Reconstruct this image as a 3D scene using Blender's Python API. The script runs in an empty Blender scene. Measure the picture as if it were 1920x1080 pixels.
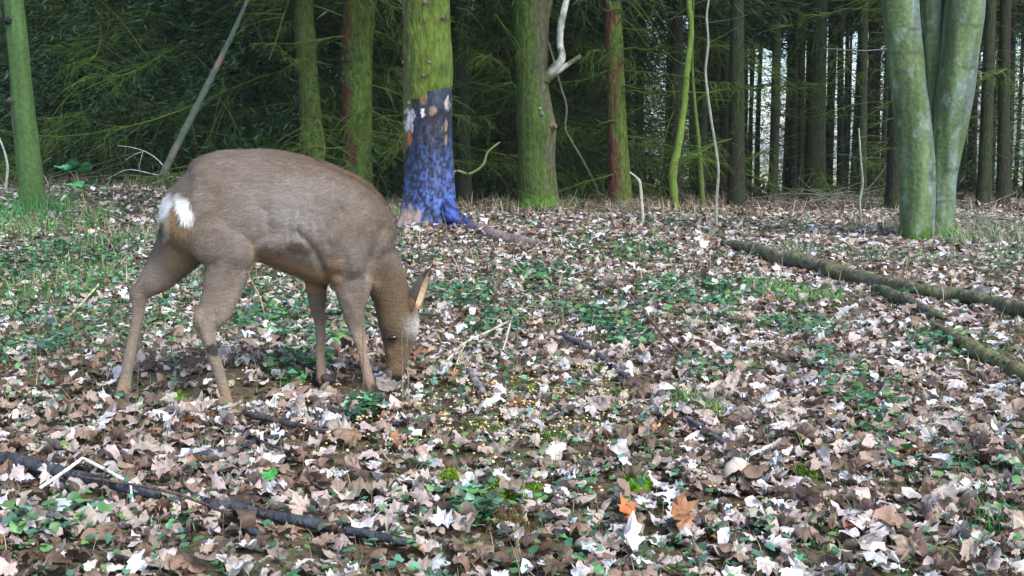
import bpy, bmesh, math, random
import numpy as np
from mathutils import Vector, Matrix

# ------------------------------------------------------------------ camera, sky, sun, exposure
S = bpy.context.scene
COL = S.collection
F = 2318.0                       # focal length in pixels of a 1920 px wide frame
CAMZ = 0.69
PITCH = math.atan(240.0 / F)
cam_data = bpy.data.cameras.new('camera')
cam_data.sensor_width = 36.0
cam_data.lens = 36.0 * F / 1920.0
cam_data.clip_start = 0.05
cam_data.clip_end = 3000
cam = bpy.data.objects.new('camera', cam_data)
COL.objects.link(cam)
cam.location = (0, 0, CAMZ)
cam.rotation_euler = (math.radians(90) - PITCH, 0, 0)
S.camera = cam

SUN_EL, SUN_AZ = math.radians(48), math.radians(140)      # azimuth measured clockwise from +Y (north)
world = bpy.data.worlds.new('World')
S.world = world
world.use_nodes = True
nt = world.node_tree
sky = nt.nodes.new('ShaderNodeTexSky')
sky.sky_type = 'NISHITA'
sky.sun_disc = False
sky.sun_elevation = SUN_EL
sky.sun_rotation = SUN_AZ
sky.air_density = 1.0
sky.dust_density = 2.2
sky.ozone_density = 2.5
bgn = nt.nodes['Background']
bgn.inputs['Strength'].default_value = 0.15
nt.links.new(sky.outputs[0], bgn.inputs['Color'])

sun_data = bpy.data.lights.new('sun', 'SUN')
sun_data.energy = 1.25
sun_data.angle = math.radians(15)
sun_data.color = (1.0, 0.985, 0.94)
sun = bpy.data.objects.new('sun', sun_data)
COL.objects.link(sun)
sd = Vector((math.sin(SUN_AZ) * math.cos(SUN_EL), math.cos(SUN_AZ) * math.cos(SUN_EL), math.sin(SUN_EL)))
sun.rotation_euler = sd.to_track_quat('Z', 'Y').to_euler()

S.view_settings.view_transform = 'Standard'
S.view_settings.look = 'None'
S.view_settings.exposure = 1.6
S.view_settings.gamma = 1.0
S.view_settings.use_curve_mapping = False
S.cycles.max_bounces = 5
S.cycles.diffuse_bounces = 3
S.cycles.use_denoising = True

# ------------------------------------------------------------------ helpers
R = random.Random(7)
RNG = np.random.default_rng(11)

def ray(px, py):
    x = (px - 960.0) / F
    y = (540.0 - py) / F
    c, s = math.cos(PITCH), math.sin(PITCH)
    return np.array([x, c + y * s, -s + y * c])

def at(px, py, Y):
    r = ray(px, py)
    return np.array([r[0] / r[1] * Y, Y, CAMZ + r[2] / r[1] * Y])

def project(P):
    P = np.atleast_2d(P)
    c, s = math.cos(PITCH), math.sin(PITCH)
    dx, dy, dz = P[:, 0], P[:, 1], P[:, 2] - CAMZ
    zc = dy * c - dz * s
    yc = dy * s + dz * c
    return 960 + F * dx / zc, 540 - F * yc / zc

def vnoise(P, seed=0):
    """value noise in 0..1 for an (N,3) array"""
    P = np.asarray(P, dtype=np.float64)
    i = np.floor(P).astype(np.int64)
    f = P - i
    f = f * f * (3 - 2 * f)
    def hsh(a, b, c):
        h = (a * 374761393 + b * 668265263 + c * 2147483647 + seed * 974634777) & 0xFFFFFFFF
        h = ((h ^ (h >> 13)) * 1274126177) & 0xFFFFFFFF
        h = (h ^ (h >> 16)) & 0xFFFFFFFF
        h = ((h * 2246822519) & 0xFFFFFFFF)
        return ((h >> 8) & 0xFFFF) / 65535.0
    out = 0
    for dx in (0, 1):
        for dy in (0, 1):
            for dz in (0, 1):
                w = (f[:, 0] if dx else 1 - f[:, 0]) * (f[:, 1] if dy else 1 - f[:, 1]) * (f[:, 2] if dz else 1 - f[:, 2])
                out = out + w * hsh(i[:, 0] + dx, i[:, 1] + dy, i[:, 2] + dz)
    return out

def fbm(P, seed=0, n=3):
    P = np.asarray(P, dtype=np.float64)
    a, t, s = 0.5, 0, 0
    for k in range(n):
        t = t + a * vnoise(P * (2.03 ** k) + 17.3 * k, seed + k)
        s += a
        a *= 0.5
    return t / s

def smooth01(x, a, b):
    t = np.clip((x - a) / (b - a), 0, 1)
    return t * t * (3 - 2 * t)

def mesh_np(name, V, faces, col=None, smooth=False, loops=None):
    """faces: (N,3) or (N,4) int array, or a list of such arrays"""
    me = bpy.data.meshes.new(name)
    if not isinstance(faces, list):
        faces = [faces]
    V = np.asarray(V, dtype=np.float32)
    li = np.concatenate([f.reshape(-1) for f in faces]).astype(np.int32)
    tot = np.concatenate([np.full(len(f), f.shape[1], dtype=np.int32) for f in faces])
    start = np.concatenate([[0], np.cumsum(tot)[:-1]]).astype(np.int32)
    me.vertices.add(len(V)); me.vertices.foreach_set('co', V.reshape(-1))
    me.loops.add(len(li)); me.loops.foreach_set('vertex_index', li)
    me.polygons.add(len(tot)); me.polygons.foreach_set('loop_start', start)
    me.polygons.foreach_set('loop_total', tot)
    if smooth:
        me.polygons.foreach_set('use_smooth', np.ones(len(tot), dtype=bool))
    me.update(calc_edges=True)
    me.validate()
    if col is not None:
        set_col(me, col)
    return me

def set_col(me, col):
    a = me.attributes.new('Col', 'FLOAT_COLOR', 'POINT')
    c = np.ones((len(me.vertices), 4), dtype=np.float32)
    c[:, :3] = np.clip(col, 0, 1)
    a.data.foreach_set('color', c.reshape(-1))

def obj(name, me, mats, parent=None, label=None, cat=None, group=None, kind=None, loc=None):
    o = bpy.data.objects.new(name, me)
    COL.objects.link(o)
    if me is not None and mats is not None:
        if not isinstance(mats, (list, tuple)):
            mats = [mats]
        if len(me.materials) == 0:
            for m in mats:
                me.materials.append(m)
    if parent is not None:
        o.parent = parent
    if loc is not None:
        o.location = loc
    tag(o, label, cat, group, kind)
    return o

def tag(o, label=None, cat=None, group=None, kind=None):
    if label: o['label'] = label
    if cat: o['category'] = cat
    if group: o['group'] = group
    if kind: o['kind'] = kind

def empty(name, loc, label, cat, group=None):
    return obj(name, None, None, None, label, cat, group, None, tuple(float(v) for v in loc))

# ------------------------------------------------------------------ materials
def new_mat(name):
    m = bpy.data.materials.new(name)
    m.use_nodes = True
    n = m.node_tree.nodes
    return m, n, m.node_tree.links, n['Principled BSDF']

def attr_mat(name, rough=0.7, noise_scale=40, amount=0.35, bump=0.0, bump_scale=60, spec=0.3, transl=0.0, stretch=(1, 1, 1), sheen=0.0, bdist=0.01):
    m, n, l, p = new_mat(name)
    a = n.new('ShaderNodeAttribute'); a.attribute_name = 'Col'
    tc = n.new('ShaderNodeTexCoord')
    mp = n.new('ShaderNodeMapping'); mp.inputs['Scale'].default_value = stretch
    l.new(tc.outputs['Object'], mp.inputs['Vector'])
    no = n.new('ShaderNodeTexNoise'); no.inputs['Scale'].default_value = noise_scale
    no.inputs['Detail'].default_value = 5
    l.new(mp.outputs[0], no.inputs['Vector'])
    mr = n.new('ShaderNodeMapRange')
    mr.inputs[1].default_value = 0.3; mr.inputs[2].default_value = 0.7
    mr.inputs[3].default_value = 1 - amount; mr.inputs[4].default_value = 1 + amount
    l.new(no.outputs['Fac'], mr.inputs[0])
    mx = n.new('ShaderNodeVectorMath'); mx.operation = 'SCALE'
    l.new(a.outputs['Color'], mx.inputs[0]); l.new(mr.outputs[0], mx.inputs['Scale'])
    l.new(mx.outputs[0], p.inputs['Base Color'])
    p.inputs['Roughness'].default_value = rough
    p.inputs['Specular IOR Level'].default_value = spec
    if sheen:
        p.inputs['Sheen Weight'].default_value = sheen
        p.inputs['Sheen Roughness'].default_value = 0.5
    if bump:
        nb = n.new('ShaderNodeTexNoise'); nb.inputs['Scale'].default_value = bump_scale
        nb.inputs['Detail'].default_value = 6
        l.new(mp.outputs[0], nb.inputs['Vector'])
        b = n.new('ShaderNodeBump'); b.inputs['Strength'].default_value = bump
        b.inputs['Distance'].default_value = bdist
        l.new(nb.outputs['Fac'], b.inputs['Height']); l.new(b.outputs[0], p.inputs['Normal'])
    if transl:
        add_transl(m, n, l, p, mx.outputs[0], transl)
    return m

def add_transl(m, n, l, p, colsock, fac):
    t = n.new('ShaderNodeBsdfTranslucent'); l.new(colsock, t.inputs['Color'])
    ms = n.new('ShaderNodeMixShader'); ms.inputs[0].default_value = fac
    l.new(p.outputs[0], ms.inputs[1]); l.new(t.outputs[0], ms.inputs[2])
    out = [x for x in n if x.type == 'OUTPUT_MATERIAL'][0]
    l.new(ms.outputs[0], out.inputs['Surface'])

def ramp_mat(name, stops, source='noise', scale=8, rough=0.7, bump=0.3, bump_scale=60, spec=0.3, stretch=(1, 1, 1), transl=0.0, grain=0.3, grain_scale=90):
    """colour from a ramp driven by noise ('noise') or the object's random number ('random')"""
    m, n, l, p = new_mat(name)
    tc = n.new('ShaderNodeTexCoord')
    mp = n.new('ShaderNodeMapping'); mp.inputs['Scale'].default_value = stretch
    l.new(tc.outputs['Object'], mp.inputs['Vector'])
    cr = n.new('ShaderNodeValToRGB')
    el = cr.color_ramp.elements
    while len(el) < len(stops): el.new(0.5)
    for e, (pos, c) in zip(el, stops):
        e.position = pos; e.color = (*c, 1)
    if source == 'noise':
        no = n.new('ShaderNodeTexNoise'); no.inputs['Scale'].default_value = scale; no.inputs['Detail'].default_value = 6
        l.new(mp.outputs[0], no.inputs['Vector']); l.new(no.outputs['Fac'], cr.inputs[0])
    else:
        oi = n.new('ShaderNodeObjectInfo'); l.new(oi.outputs['Random'], cr.inputs[0])
    g = n.new('ShaderNodeTexNoise'); g.inputs['Scale'].default_value = grain_scale; g.inputs['Detail'].default_value = 5
    l.new(mp.outputs[0], g.inputs['Vector'])
    mr = n.new('ShaderNodeMapRange'); mr.inputs[1].default_value = 0.3; mr.inputs[2].default_value = 0.7
    mr.inputs[3].default_value = 1 - grain; mr.inputs[4].default_value = 1 + grain
    l.new(g.outputs['Fac'], mr.inputs[0])
    mx = n.new('ShaderNodeVectorMath'); mx.operation = 'SCALE'
    l.new(cr.outputs[0], mx.inputs[0]); l.new(mr.outputs[0], mx.inputs['Scale'])
    l.new(mx.outputs[0], p.inputs['Base Color'])
    p.inputs['Roughness'].default_value = rough
    p.inputs['Specular IOR Level'].default_value = spec
    if bump:
        nb = n.new('ShaderNodeTexNoise'); nb.inputs['Scale'].default_value = bump_scale; nb.inputs['Detail'].default_value = 6
        l.new(mp.outputs[0], nb.inputs['Vector'])
        b = n.new('ShaderNodeBump'); b.inputs['Strength'].default_value = bump; b.inputs['Distance'].default_value = 0.01
        l.new(nb.outputs['Fac'], b.inputs['Height']); l.new(b.outputs[0], p.inputs['Normal'])
    if transl: add_transl(m, n, l, p, mx.outputs[0], transl)
    return m

M_soil = ramp_mat('soil', [(0.3, (0.035, 0.022, 0.014)), (0.5, (0.075, 0.05, 0.033)), (0.62, (0.05, 0.045, 0.022)), (0.75, (0.14, 0.10, 0.075))], scale=14, bump=0.9, bump_scale=90, rough=0.95, spec=0.1, grain=0.5)
M_litter = attr_mat('dry_leaf_litter', rough=0.55, noise_scale=70, amount=0.22, spec=0.35, transl=0.12)
M_leafone = ramp_mat('dry_leaf', [(0.0, (0.50, 0.42, 0.37)), (0.22, (0.36, 0.27, 0.21)), (0.45, (0.24, 0.155, 0.105)), (0.62, (0.52, 0.47, 0.45)), (0.8, (0.15, 0.085, 0.055)), (0.93, (0.42, 0.33, 0.27)), (1.0, (0.30, 0.13, 0.06))], source='random', bump=0.5, bump_scale=45, rough=0.5, spec=0.4, transl=0.1, grain=0.25, grain_scale=30)
M_herb = attr_mat('herb_leaf', rough=0.42, noise_scale=60, amount=0.2, spec=0.45, transl=0.2)
M_grass = attr_mat('grass_blade', rough=0.5, noise_scale=30, amount=0.2, spec=0.35, transl=0.2)
M_moss = attr_mat('moss', rough=0.8, noise_scale=80, amount=0.3, spec=0.15, transl=0.1)
M_corn = attr_mat('corn', rough=0.4, noise_scale=80, amount=0.12, spec=0.5)
M_bark = attr_mat('bark', rough=0.85, noise_scale=26, amount=0.42, bump=1.0, bump_scale=42, spec=0.2, stretch=(1, 1, 0.4), bdist=.025)
M_tar = attr_mat('tarred_bark', rough=0.42, noise_scale=30, amount=0.45, bump=1.0, bump_scale=34, spec=0.35, stretch=(1, 1, 0.55))
M_smooth = attr_mat('smooth_bark', rough=0.8, noise_scale=30, amount=0.24, bump=0.6, bump_scale=40, spec=0.2, stretch=(1, 1, .8), bdist=.015)
M_needle = attr_mat('spruce_needles', rough=0.6, noise_scale=3, amount=0.4, spec=0.25, transl=0.08)
M_twig = ramp_mat('mossy_twig', [(0.35, (0.038, 0.07, 0.013)), (0.55, (0.065, 0.11, 0.017)), (0.7, (0.07, 0.07, 0.035))], scale=2.5, bump=0, rough=0.8, spec=0.15)
M_graytwig = ramp_mat('grey_twig', [(0.35, (0.20, 0.18, 0.15)), (0.65, (0.38, 0.36, 0.32))], scale=9, bump=0.3, rough=0.7)
M_fur = attr_mat('deer_coat', rough=0.85, noise_scale=120, amount=0.10, spec=0.15, stretch=(0.35, 1, 1), sheen=0.12, bump=0.35, bump_scale=160)
M_eye = ramp_mat('eye_gloss', [(0.4, (0.006, 0.004, 0.003)), (0.6, (0.012, 0.008, 0.006))], bump=0, rough=0.08, spec=0.6)
M_hoof = ramp_mat('hoof_horn', [(0.4, (0.02, 0.016, 0.013)), (0.6, (0.05, 0.04, 0.035))], bump=0.2, rough=0.4)

# ------------------------------------------------------------------ terrain
_ph = [(R.uniform(0, 6.28), R.uniform(0, 6.28), R.uniform(0, 6.28)) for _ in range(12)]
HOOF = {}      # pinned points (filled below)
PIN = []       # (x, y, dz)

def h0(x, y):
    x = np.asarray(x, float); y = np.asarray(y, float)
    z = np.zeros(np.broadcast(x, y).shape)
    for k, (lam, amp) in enumerate([(6.5, .03), (4.1, .022), (2.3, .013), (1.3, .009), (0.8, .006), (0.5, .004)]):
        a, b, c = _ph[k]
        z = z + amp * np.sin(2 * math.pi * (x * math.cos(a) + y * math.sin(a)) / lam + b) * np.sin(2 * math.pi * (x * math.sin(a) - y * math.cos(a)) / (lam * 1.3) + c)
    z = z + 0.15 * np.exp(-(((x + 0.8) / 1.5) ** 2 + ((y - 10.4) / 1.7) ** 2))
    z = z + 0.30 * smooth01(-x, 1.2, 5.0) * smooth01(y, 7, 16)
    z = z - 0.032 * np.clip(y - 20, 0, 60)
    return z

def hgt(x, y):
    z = h0(x, y)
    for (px_, py_, dz, s) in PIN:
        z = z + dz * np.exp(-(((np.asarray(x) - px_) ** 2 + (np.asarray(y) - py_) ** 2) / (s * s)))
    return z

def hs(x, y):
    return float(hgt(np.array(float(x)), np.array(float(y))))

# deer geometry frame
def body_y(px): return 3.50 + (px - 530) / 672.0 * math.tan(math.radians(20))
WAX = np.array([-math.sin(math.radians(20)), math.cos(math.radians(20)), 0.0])   # across the deer, away from the camera
LEGS = {   # px, py, half width in px
    'near_hind': [(400, 395, 64), (428, 448, 66), (428, 500, 43), (416, 545, 36), (403, 582, 32), (390, 607, 22), (391, 632, 16), (398, 660, 13), (411, 700, 13), (422, 738, 13), (429, 760, 15), (434, 774, 13)],
    'far_hind': [(362, 420, 60), (340, 462, 50), (310, 503, 37), (284, 530, 27), (264, 552, 18), (257, 600, 13), (246, 655, 12), (237, 706, 12.5), (232, 732, 15), (230, 748, 13)],
    'near_front': [(660, 450, 52), (662, 500, 43), (661, 540, 34), (662, 580, 23), (669, 612, 16), (674, 634, 14), (680, 660, 10.5), (690, 705, 10.5), (702, 738, 12), (712, 757, 13), (716, 768, 11)],
    'far_front': [(610, 470, 40), (596, 520, 26), (595, 560, 19), (599, 600, 14), (601, 622, 13), (601, 655, 10.5), (602, 690, 10.5), (604, 706, 13), (606, 718, 11)],
}
LEGOFF = {'near_hind': (-.055, -.085), 'far_hind': (.05, .085), 'near_front': (-.06, -.075), 'far_front': (.055, .075)}
def leg_y(nm, px, t):
    a, b = LEGOFF[nm]
    return body_y(px) + (a + (b - a) * min(1, t * 1.6))
for nm, pts in LEGS.items():
    LEGS[nm] = pts = [(a, b, r if i < len(pts) - 6 else r * .88) for i, (a, b, r) in enumerate(pts)]
    px, py, r = pts[-1]
    HOOF[nm] = at(px, py, leg_y(nm, px, 1))
for it in range(6):
    for nm, P in HOOF.items():
        d = (P[2] - 0.021) - hs(P[0], P[1])
        PIN.append((P[0], P[1], d, 0.16))

_mz = at(738, 735, 3.50)
PIN.append((_mz[0], _mz[1], .055, .08))      # small heap of litter the deer noses in

def ground(px, py, ymin=1.5):
    """3-D point where the line of sight through a pixel meets the ground"""
    r = ray(px, py)
    Y = ymin
    ys = np.concatenate([np.arange(1.5, 30, 0.02), np.arange(30, 120, 0.2)])
    xs = r[0] / r[1] * ys
    zs = CAMZ + r[2] / r[1] * ys
    below = np.nonzero(zs <= hgt(xs, ys))[0]
    i = below[0] if len(below) else len(ys) - 1
    if ys[i] > 25: i = int(np.argmin(np.abs(ys - 23.0)))
    return np.array([xs[i], ys[i], hs(xs[i], ys[i])])

# ground sheet
ylist = np.concatenate([np.arange(-3, 1, .25), np.arange(1, 8, 0.05), np.arange(8, 16, .12), np.arange(16, 30, .35), np.arange(30, 90, 2), np.array([100, 140, 200, 300, 450, 650, 900])])
ulist = np.linspace(-1, 1, 160)
Yg, Ug = np.meshgrid(ylist, ulist, indexing='ij')
wid = np.maximum(3.5, Yg * 0.95 + 1.2)
Xg = np.sign(Ug) * np.abs(Ug) ** 1.15 * wid
Zg = hgt(Xg, Yg)
Pn = np.stack([Xg.ravel() * 9, Yg.ravel() * 9, 0 * Xg.ravel()], 1)
Zg = Zg + (fbm(Pn, 3, 3).reshape(Zg.shape) - .5) * 0.018 * (Yg < 14)
ny, nx = Yg.shape
idx = np.arange(ny * nx).reshape(ny, nx)
quads = np.stack([idx[:-1, :-1], idx[:-1, 1:], idx[1:, 1:], idx[1:, :-1]], -1).reshape(-1, 4)
me = mesh_np('forest_floor', np.stack([Xg.ravel(), Yg.ravel(), Zg.ravel()], 1), quads, smooth=True)
m, n, l, p = new_mat('forest_floor')
# soil near, pale winter field beyond the wood (material by true place on the ground)
geo = n.new('ShaderNodeNewGeometry')
sep = n.new('ShaderNodeSeparateXYZ'); l.new(geo.outputs['Position'], sep.inputs[0])
mr = n.new('ShaderNodeMapRange'); mr.inputs[1].default_value = 74; mr.inputs[2].default_value = 84
l.new(sep.outputs['Y'], mr.inputs[0])
def noise_ramp(scale, stops, detail=6):
    no = n.new('ShaderNodeTexNoise'); no.inputs['Scale'].default_value = scale; no.inputs['Detail'].default_value = detail
    l.new(geo.outputs['Position'], no.inputs['Vector'])
    cr = n.new('ShaderNodeValToRGB'); el = cr.color_ramp.elements
    while len(el) < len(stops): el.new(.5)
    for e, (q, c) in zip(el, stops): e.position = q; e.color = (*c, 1)
    l.new(no.outputs[0], cr.inputs[0]); return cr, no
c1, n1 = noise_ramp(26, [(.32, (.03, .02, .013)), (.46, (.10, .07, .048)), (.58, (.065, .065, .03)), (.72, (.20, .15, .11))])
c2, n2 = noise_ramp(.15, [(.3, (.22, .24, .12)), (.7, (.38, .33, .22))])
mx = n.new('ShaderNodeMix'); mx.data_type = 'RGBA'
l.new(mr.outputs[0], mx.inputs['Factor']); l.new(c1.outputs[0], mx.inputs['A']); l.new(c2.outputs[0], mx.inputs['B'])
l.new(mx.outputs['Result'], p.inputs['Base Color'])
b = n.new('ShaderNodeBump'); b.inputs['Strength'].default_value = .9; b.inputs['Distance'].default_value = .012
n3 = n.new('ShaderNodeTexNoise'); n3.inputs['Scale'].default_value = 70; n3.inputs['Detail'].default_value = 5
l.new(geo.outputs['Position'], n3.inputs['Vector']); l.new(n3.outputs[0], b.inputs['Height']); l.new(b.outputs[0], p.inputs['Normal'])
p.inputs['Roughness'].default_value = .95; p.inputs['Specular IOR Level'].default_value = .1
FLOOR = obj('forest_floor', me, m, kind='structure')

# ------------------------------------------------------------------ tubes
def frames(P):
    P = np.asarray(P, float)
    T = np.gradient(P, axis=0)
    T /= np.linalg.norm(T, axis=1)[:, None] + 1e-9
    ref = np.array([0.0, 0, 1]) if abs(T[:, 2]).mean() < .7 else np.array([1.0, 0, 0])
    A = np.cross(T, ref); A /= np.linalg.norm(A, axis=1)[:, None] + 1e-9
    B = np.cross(T, A)
    return T, A, B

def resample(pts, n):
    """smooth resampling of a list of tuples (any width) with Catmull-Rom"""
    pts = np.asarray(pts, float)
    if len(pts) == 2:
        t = np.linspace(0, 1, n)[:, None]
        return pts[0] * (1 - t) + pts[1] * t
    seg = np.linalg.norm(np.diff(pts[:, :3], axis=0), axis=1)
    s = np.concatenate([[0], np.cumsum(seg)])
    q = np.linspace(0, s[-1], n)
    out = []
    for v in q:
        i = min(np.searchsorted(s, v, side='right') - 1, len(pts) - 2)
        t = (v - s[i]) / (s[i + 1] - s[i] + 1e-12)
        p0 = pts[max(i - 1, 0)]; p1 = pts[i]; p2 = pts[i + 1]; p3 = pts[min(i + 2, len(pts) - 1)]
        out.append(0.5 * ((2 * p1) + (-p0 + p2) * t + (2 * p0 - 5 * p1 + 4 * p2 - p3) * t * t + (-p0 + 3 * p1 - 3 * p2 + p3) * t ** 3))
    return np.array(out)

class Soup:
    def __init__(s): s.V = []; s.F = []; s.C = []; s.n = 0
    def add(s, V, Fc, col=None):
        s.V.append(V); s.F.append(Fc + s.n); s.n += len(V)
        if col is not None:
            s.C.append(np.broadcast_to(np.asarray(col, float), (len(V), 3)))
    def tube(s, P, r, sides=3, col=None, cap=True):
        P = np.asarray(P, float); r = np.broadcast_to(r, (len(P),))
        T, A, B = frames(P)
        th = np.arange(sides) * 2 * math.pi / sides
        V = P[:, None, :] + r[:, None, None] * (np.cos(th)[None, :, None] * A[:, None, :] + np.sin(th)[None, :, None] * B[:, None, :])
        nP = len(P)
        i = np.arange(nP * sides).reshape(nP, sides)
        j = np.roll(i, -1, axis=1)
        q = np.stack([i[:-1], j[:-1], j[1:], i[1:]], -1).reshape(-1, 4)
        s.add(V.reshape(-1, 3), q, col)
    def mesh(s, name, smooth=True, origin=None):
        V = np.concatenate(s.V)
        if origin is not None: V = V - np.asarray(origin)
        by = {}
        for f in s.F: by.setdefault(f.shape[1], []).append(f)
        return mesh_np(name, V, [np.concatenate(v) for v in by.values()], np.concatenate(s.C) if s.C else None, smooth)

# ------------------------------------------------------------------ trunks
def trunk_mesh(name, ring_pts, sides=48, dz=0.03, bark=0.006, furrow=(16, 3.5), low=0.05, lobes=(), colfn=None, seed=0, origin=(0, 0, 0), top_coarse=None):
    """ring_pts: (x,y,z,r) from the base up. colfn(theta, z, P, noiseheight) -> (N,3)"""
    rp = np.asarray(ring_pts, float)
    z0, z1 = rp[0, 2], rp[-1, 2]
    zf = min(z1, (top_coarse if top_coarse else z1))
    zs = np.concatenate([np.arange(z0, zf, dz), np.arange(zf, z1, 0.5), [z1]])
    C = np.stack([np.interp(zs, rp[:, 2], rp[:, k]) for k in (0, 1)], 1)
    # smooth the centre line and radius
    rr = np.interp(zs, rp[:, 2], rp[:, 3])
    k = 7
    def sm(a):
        ap = np.pad(a, (k, k), mode='edge'); return np.convolve(ap, np.ones(2 * k + 1) / (2 * k + 1), 'valid')
    fine = len(np.arange(z0, zf, dz))
    if fine > 30:
        for a in (C[:fine, 0], C[:fine, 1], rr[:fine]): a[:] = sm(a)
    th = np.arange(sides) * 2 * math.pi / sides
    TH, Z = np.meshgrid(th, zs)
    RR = np.repeat(rr[:, None], sides, 1)
    N = np.stack([np.cos(TH) , np.sin(TH), np.zeros_like(TH)], -1)
    P0 = np.stack([C[:, None, 0] + RR * np.cos(TH), C[:, None, 1] + RR * np.sin(TH), Z], -1)
    q = P0.reshape(-1, 3)
    lown = (fbm(q * 2.5, seed, 2) - .5).reshape(TH.shape)
    fr = fbm(np.stack([np.cos(TH).ravel() * furrow[0] / 6.28 * 2 , np.sin(TH).ravel() * furrow[0] / 6.28 * 2, Z.ravel() * furrow[1]], 1) + seed, seed + 5, 4).reshape(TH.shape)
    RAD = RR * (1 + 2 * low * lown) + bark * (fr - .5) * 4
    zb = Z - z0
    for (ang, w, amp, hgt_) in lobes:
        d = np.angle(np.exp(1j * (TH - ang)))
        RAD = RAD + amp * np.exp(-(d / w) ** 2) * np.exp(-zb / hgt_)
    P = np.stack([C[:, None, 0] + RAD * np.cos(TH), C[:, None, 1] + RAD * np.sin(TH), Z], -1)
    ns = len(zs)
    i = np.arange(ns * sides).reshape(ns, sides); j = np.roll(i, -1, 1)
    F4 = np.stack([i[:-1], j[:-1], j[1:], i[1:]], -1).reshape(-1, 4)
    V = P.reshape(-1, 3)
    col = colfn(TH.ravel(), Z.ravel(), V, fr.ravel())
    return mesh_np(name, V - np.asarray(origin), F4, col, True)

def mixc(a, b, t):
    t = np.clip(t, 0, 1)[:, None]
    return np.asarray(a)[None, :] * (1 - t) + np.asarray(b)[None, :] * t if np.ndim(a) == 1 else a * (1 - t) + (np.asarray(b)[None, :] if np.ndim(b) == 1 else b) * t

def px_rings(spec, Y, zbase, ytop_extra=()):
    """spec: list of (px_left, px_right, py) -> rings at distance Y"""
    out = []
    for (a, b, py) in spec:
        c = at((a + b) / 2, py, Y); r = (b - a) / 2 / F * Y
        out.append((c[0], Y, c[2], r))
    out.sort(key=lambda q: q[2])
    f = out[0]
    out = [(f[0], f[1], zbase, f[3] * 1.03)] + [o for o in out if o[2] > zbase + .01]
    return out + list(ytop_extra)

# bough: mossy dead spruce branch with hanging twiglets, starts at the origin, grows along +X
def bough_mesh(name, L, seed, droop=.35, ntw=26, hang=1.0, rad=.011, sub=True, up=0.1):
    rr = random.Random(seed); s = Soup()
    n = 12
    t = np.linspace(0, 1, n)
    sw = rr.uniform(-.25, .25)
    main = np.stack([t * L, sw * L * t ** 2, -droop * L * t ** 1.5 + up * L * t ** 4 + .02 * np.sin(t * 9 + seed)], 1)
    s.tube(main, rad * 1.15 * (1 - .8 * t) + .002, 5)
    for k in range(ntw):
        f = rr.uniform(.08, .98)
        p0 = np.array([np.interp(f, t, main[:, c]) for c in range(3)])
        side = rr.choice((-1, 1))
        l_ = L * rr.uniform(.12, .42) * (1.15 - f * .7)
        dirv = np.array([rr.uniform(.2, .9), side * rr.uniform(.3, 1), rr.uniform(-.5, .15) * hang]); dirv /= np.linalg.norm(dirv)
        u = np.linspace(0, 1, 6)[:, None]
        P = p0 + dirv * l_ * u + np.array([0, 0, -1]) * l_ * hang * rr.uniform(.05, .5) * u ** 2 + np.array([rr.uniform(-.1, .1), rr.uniform(-.1, .1), 0]) * l_ * np.sin(u * 3)
        s.tube(P, (.0055 * (1 - .6 * u[:, 0]) + .0008), 3)
        if sub:
            for q in range(rr.randint(2, 4)):
                g = rr.uniform(.2, .95); ii = g * 5
                a = P[int(ii)] + (P[min(5, int(ii) + 1)] - P[int(ii)]) * (ii % 1)
                d2 = np.array([rr.uniform(-.5, 1), rr.uniform(-1, 1), rr.uniform(-1.2, .1)]) * l_ * rr.uniform(.2, .45)
                v = np.linspace(0, 1, 3)[:, None]
                s.tube(a + d2 * v + np.array([0, 0, -.15]) * l_ * v ** 2, .0032 * (1 - .6 * v[:, 0]) + .0006, 3)
    me = s.mesh(name)
    me.materials.append(M_twig)
    return me

BOUGHS = [bough_mesh('bough', L, 30 + i, droop=d, hang=h, ntw=nt_, up=u) for i, (L, d, h, nt_, u) in enumerate([
    (2.6, .38, .8, 26, .15), (1.6, .2, 1.0, 22, .05), (3.2, .5, .6, 30, .3), (1.1, .05, .7, 16, 0), (2.1, .6, .7, 24, .1), (2.8, .22, 1.1, 30, .1)])]
STUBS = [bough_mesh('stub', L, 60 + i, droop=.1, hang=.4, ntw=3, rad=.010, sub=False) for i, L in enumerate((.25, .4, .6))]

def add_bough(parent, loc, az, meshes=BOUGHS, which=None, scale=1.0, tilt=0.0, name='branch'):
    me = meshes[which if which is not None else R.randrange(len(meshes))]
    o = obj(name, me, None, parent)
    o.location = loc
    o.rotation_euler = (R.uniform(-.3, .3), tilt, az)
    o.scale = (scale, scale, scale)
    return o

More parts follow.
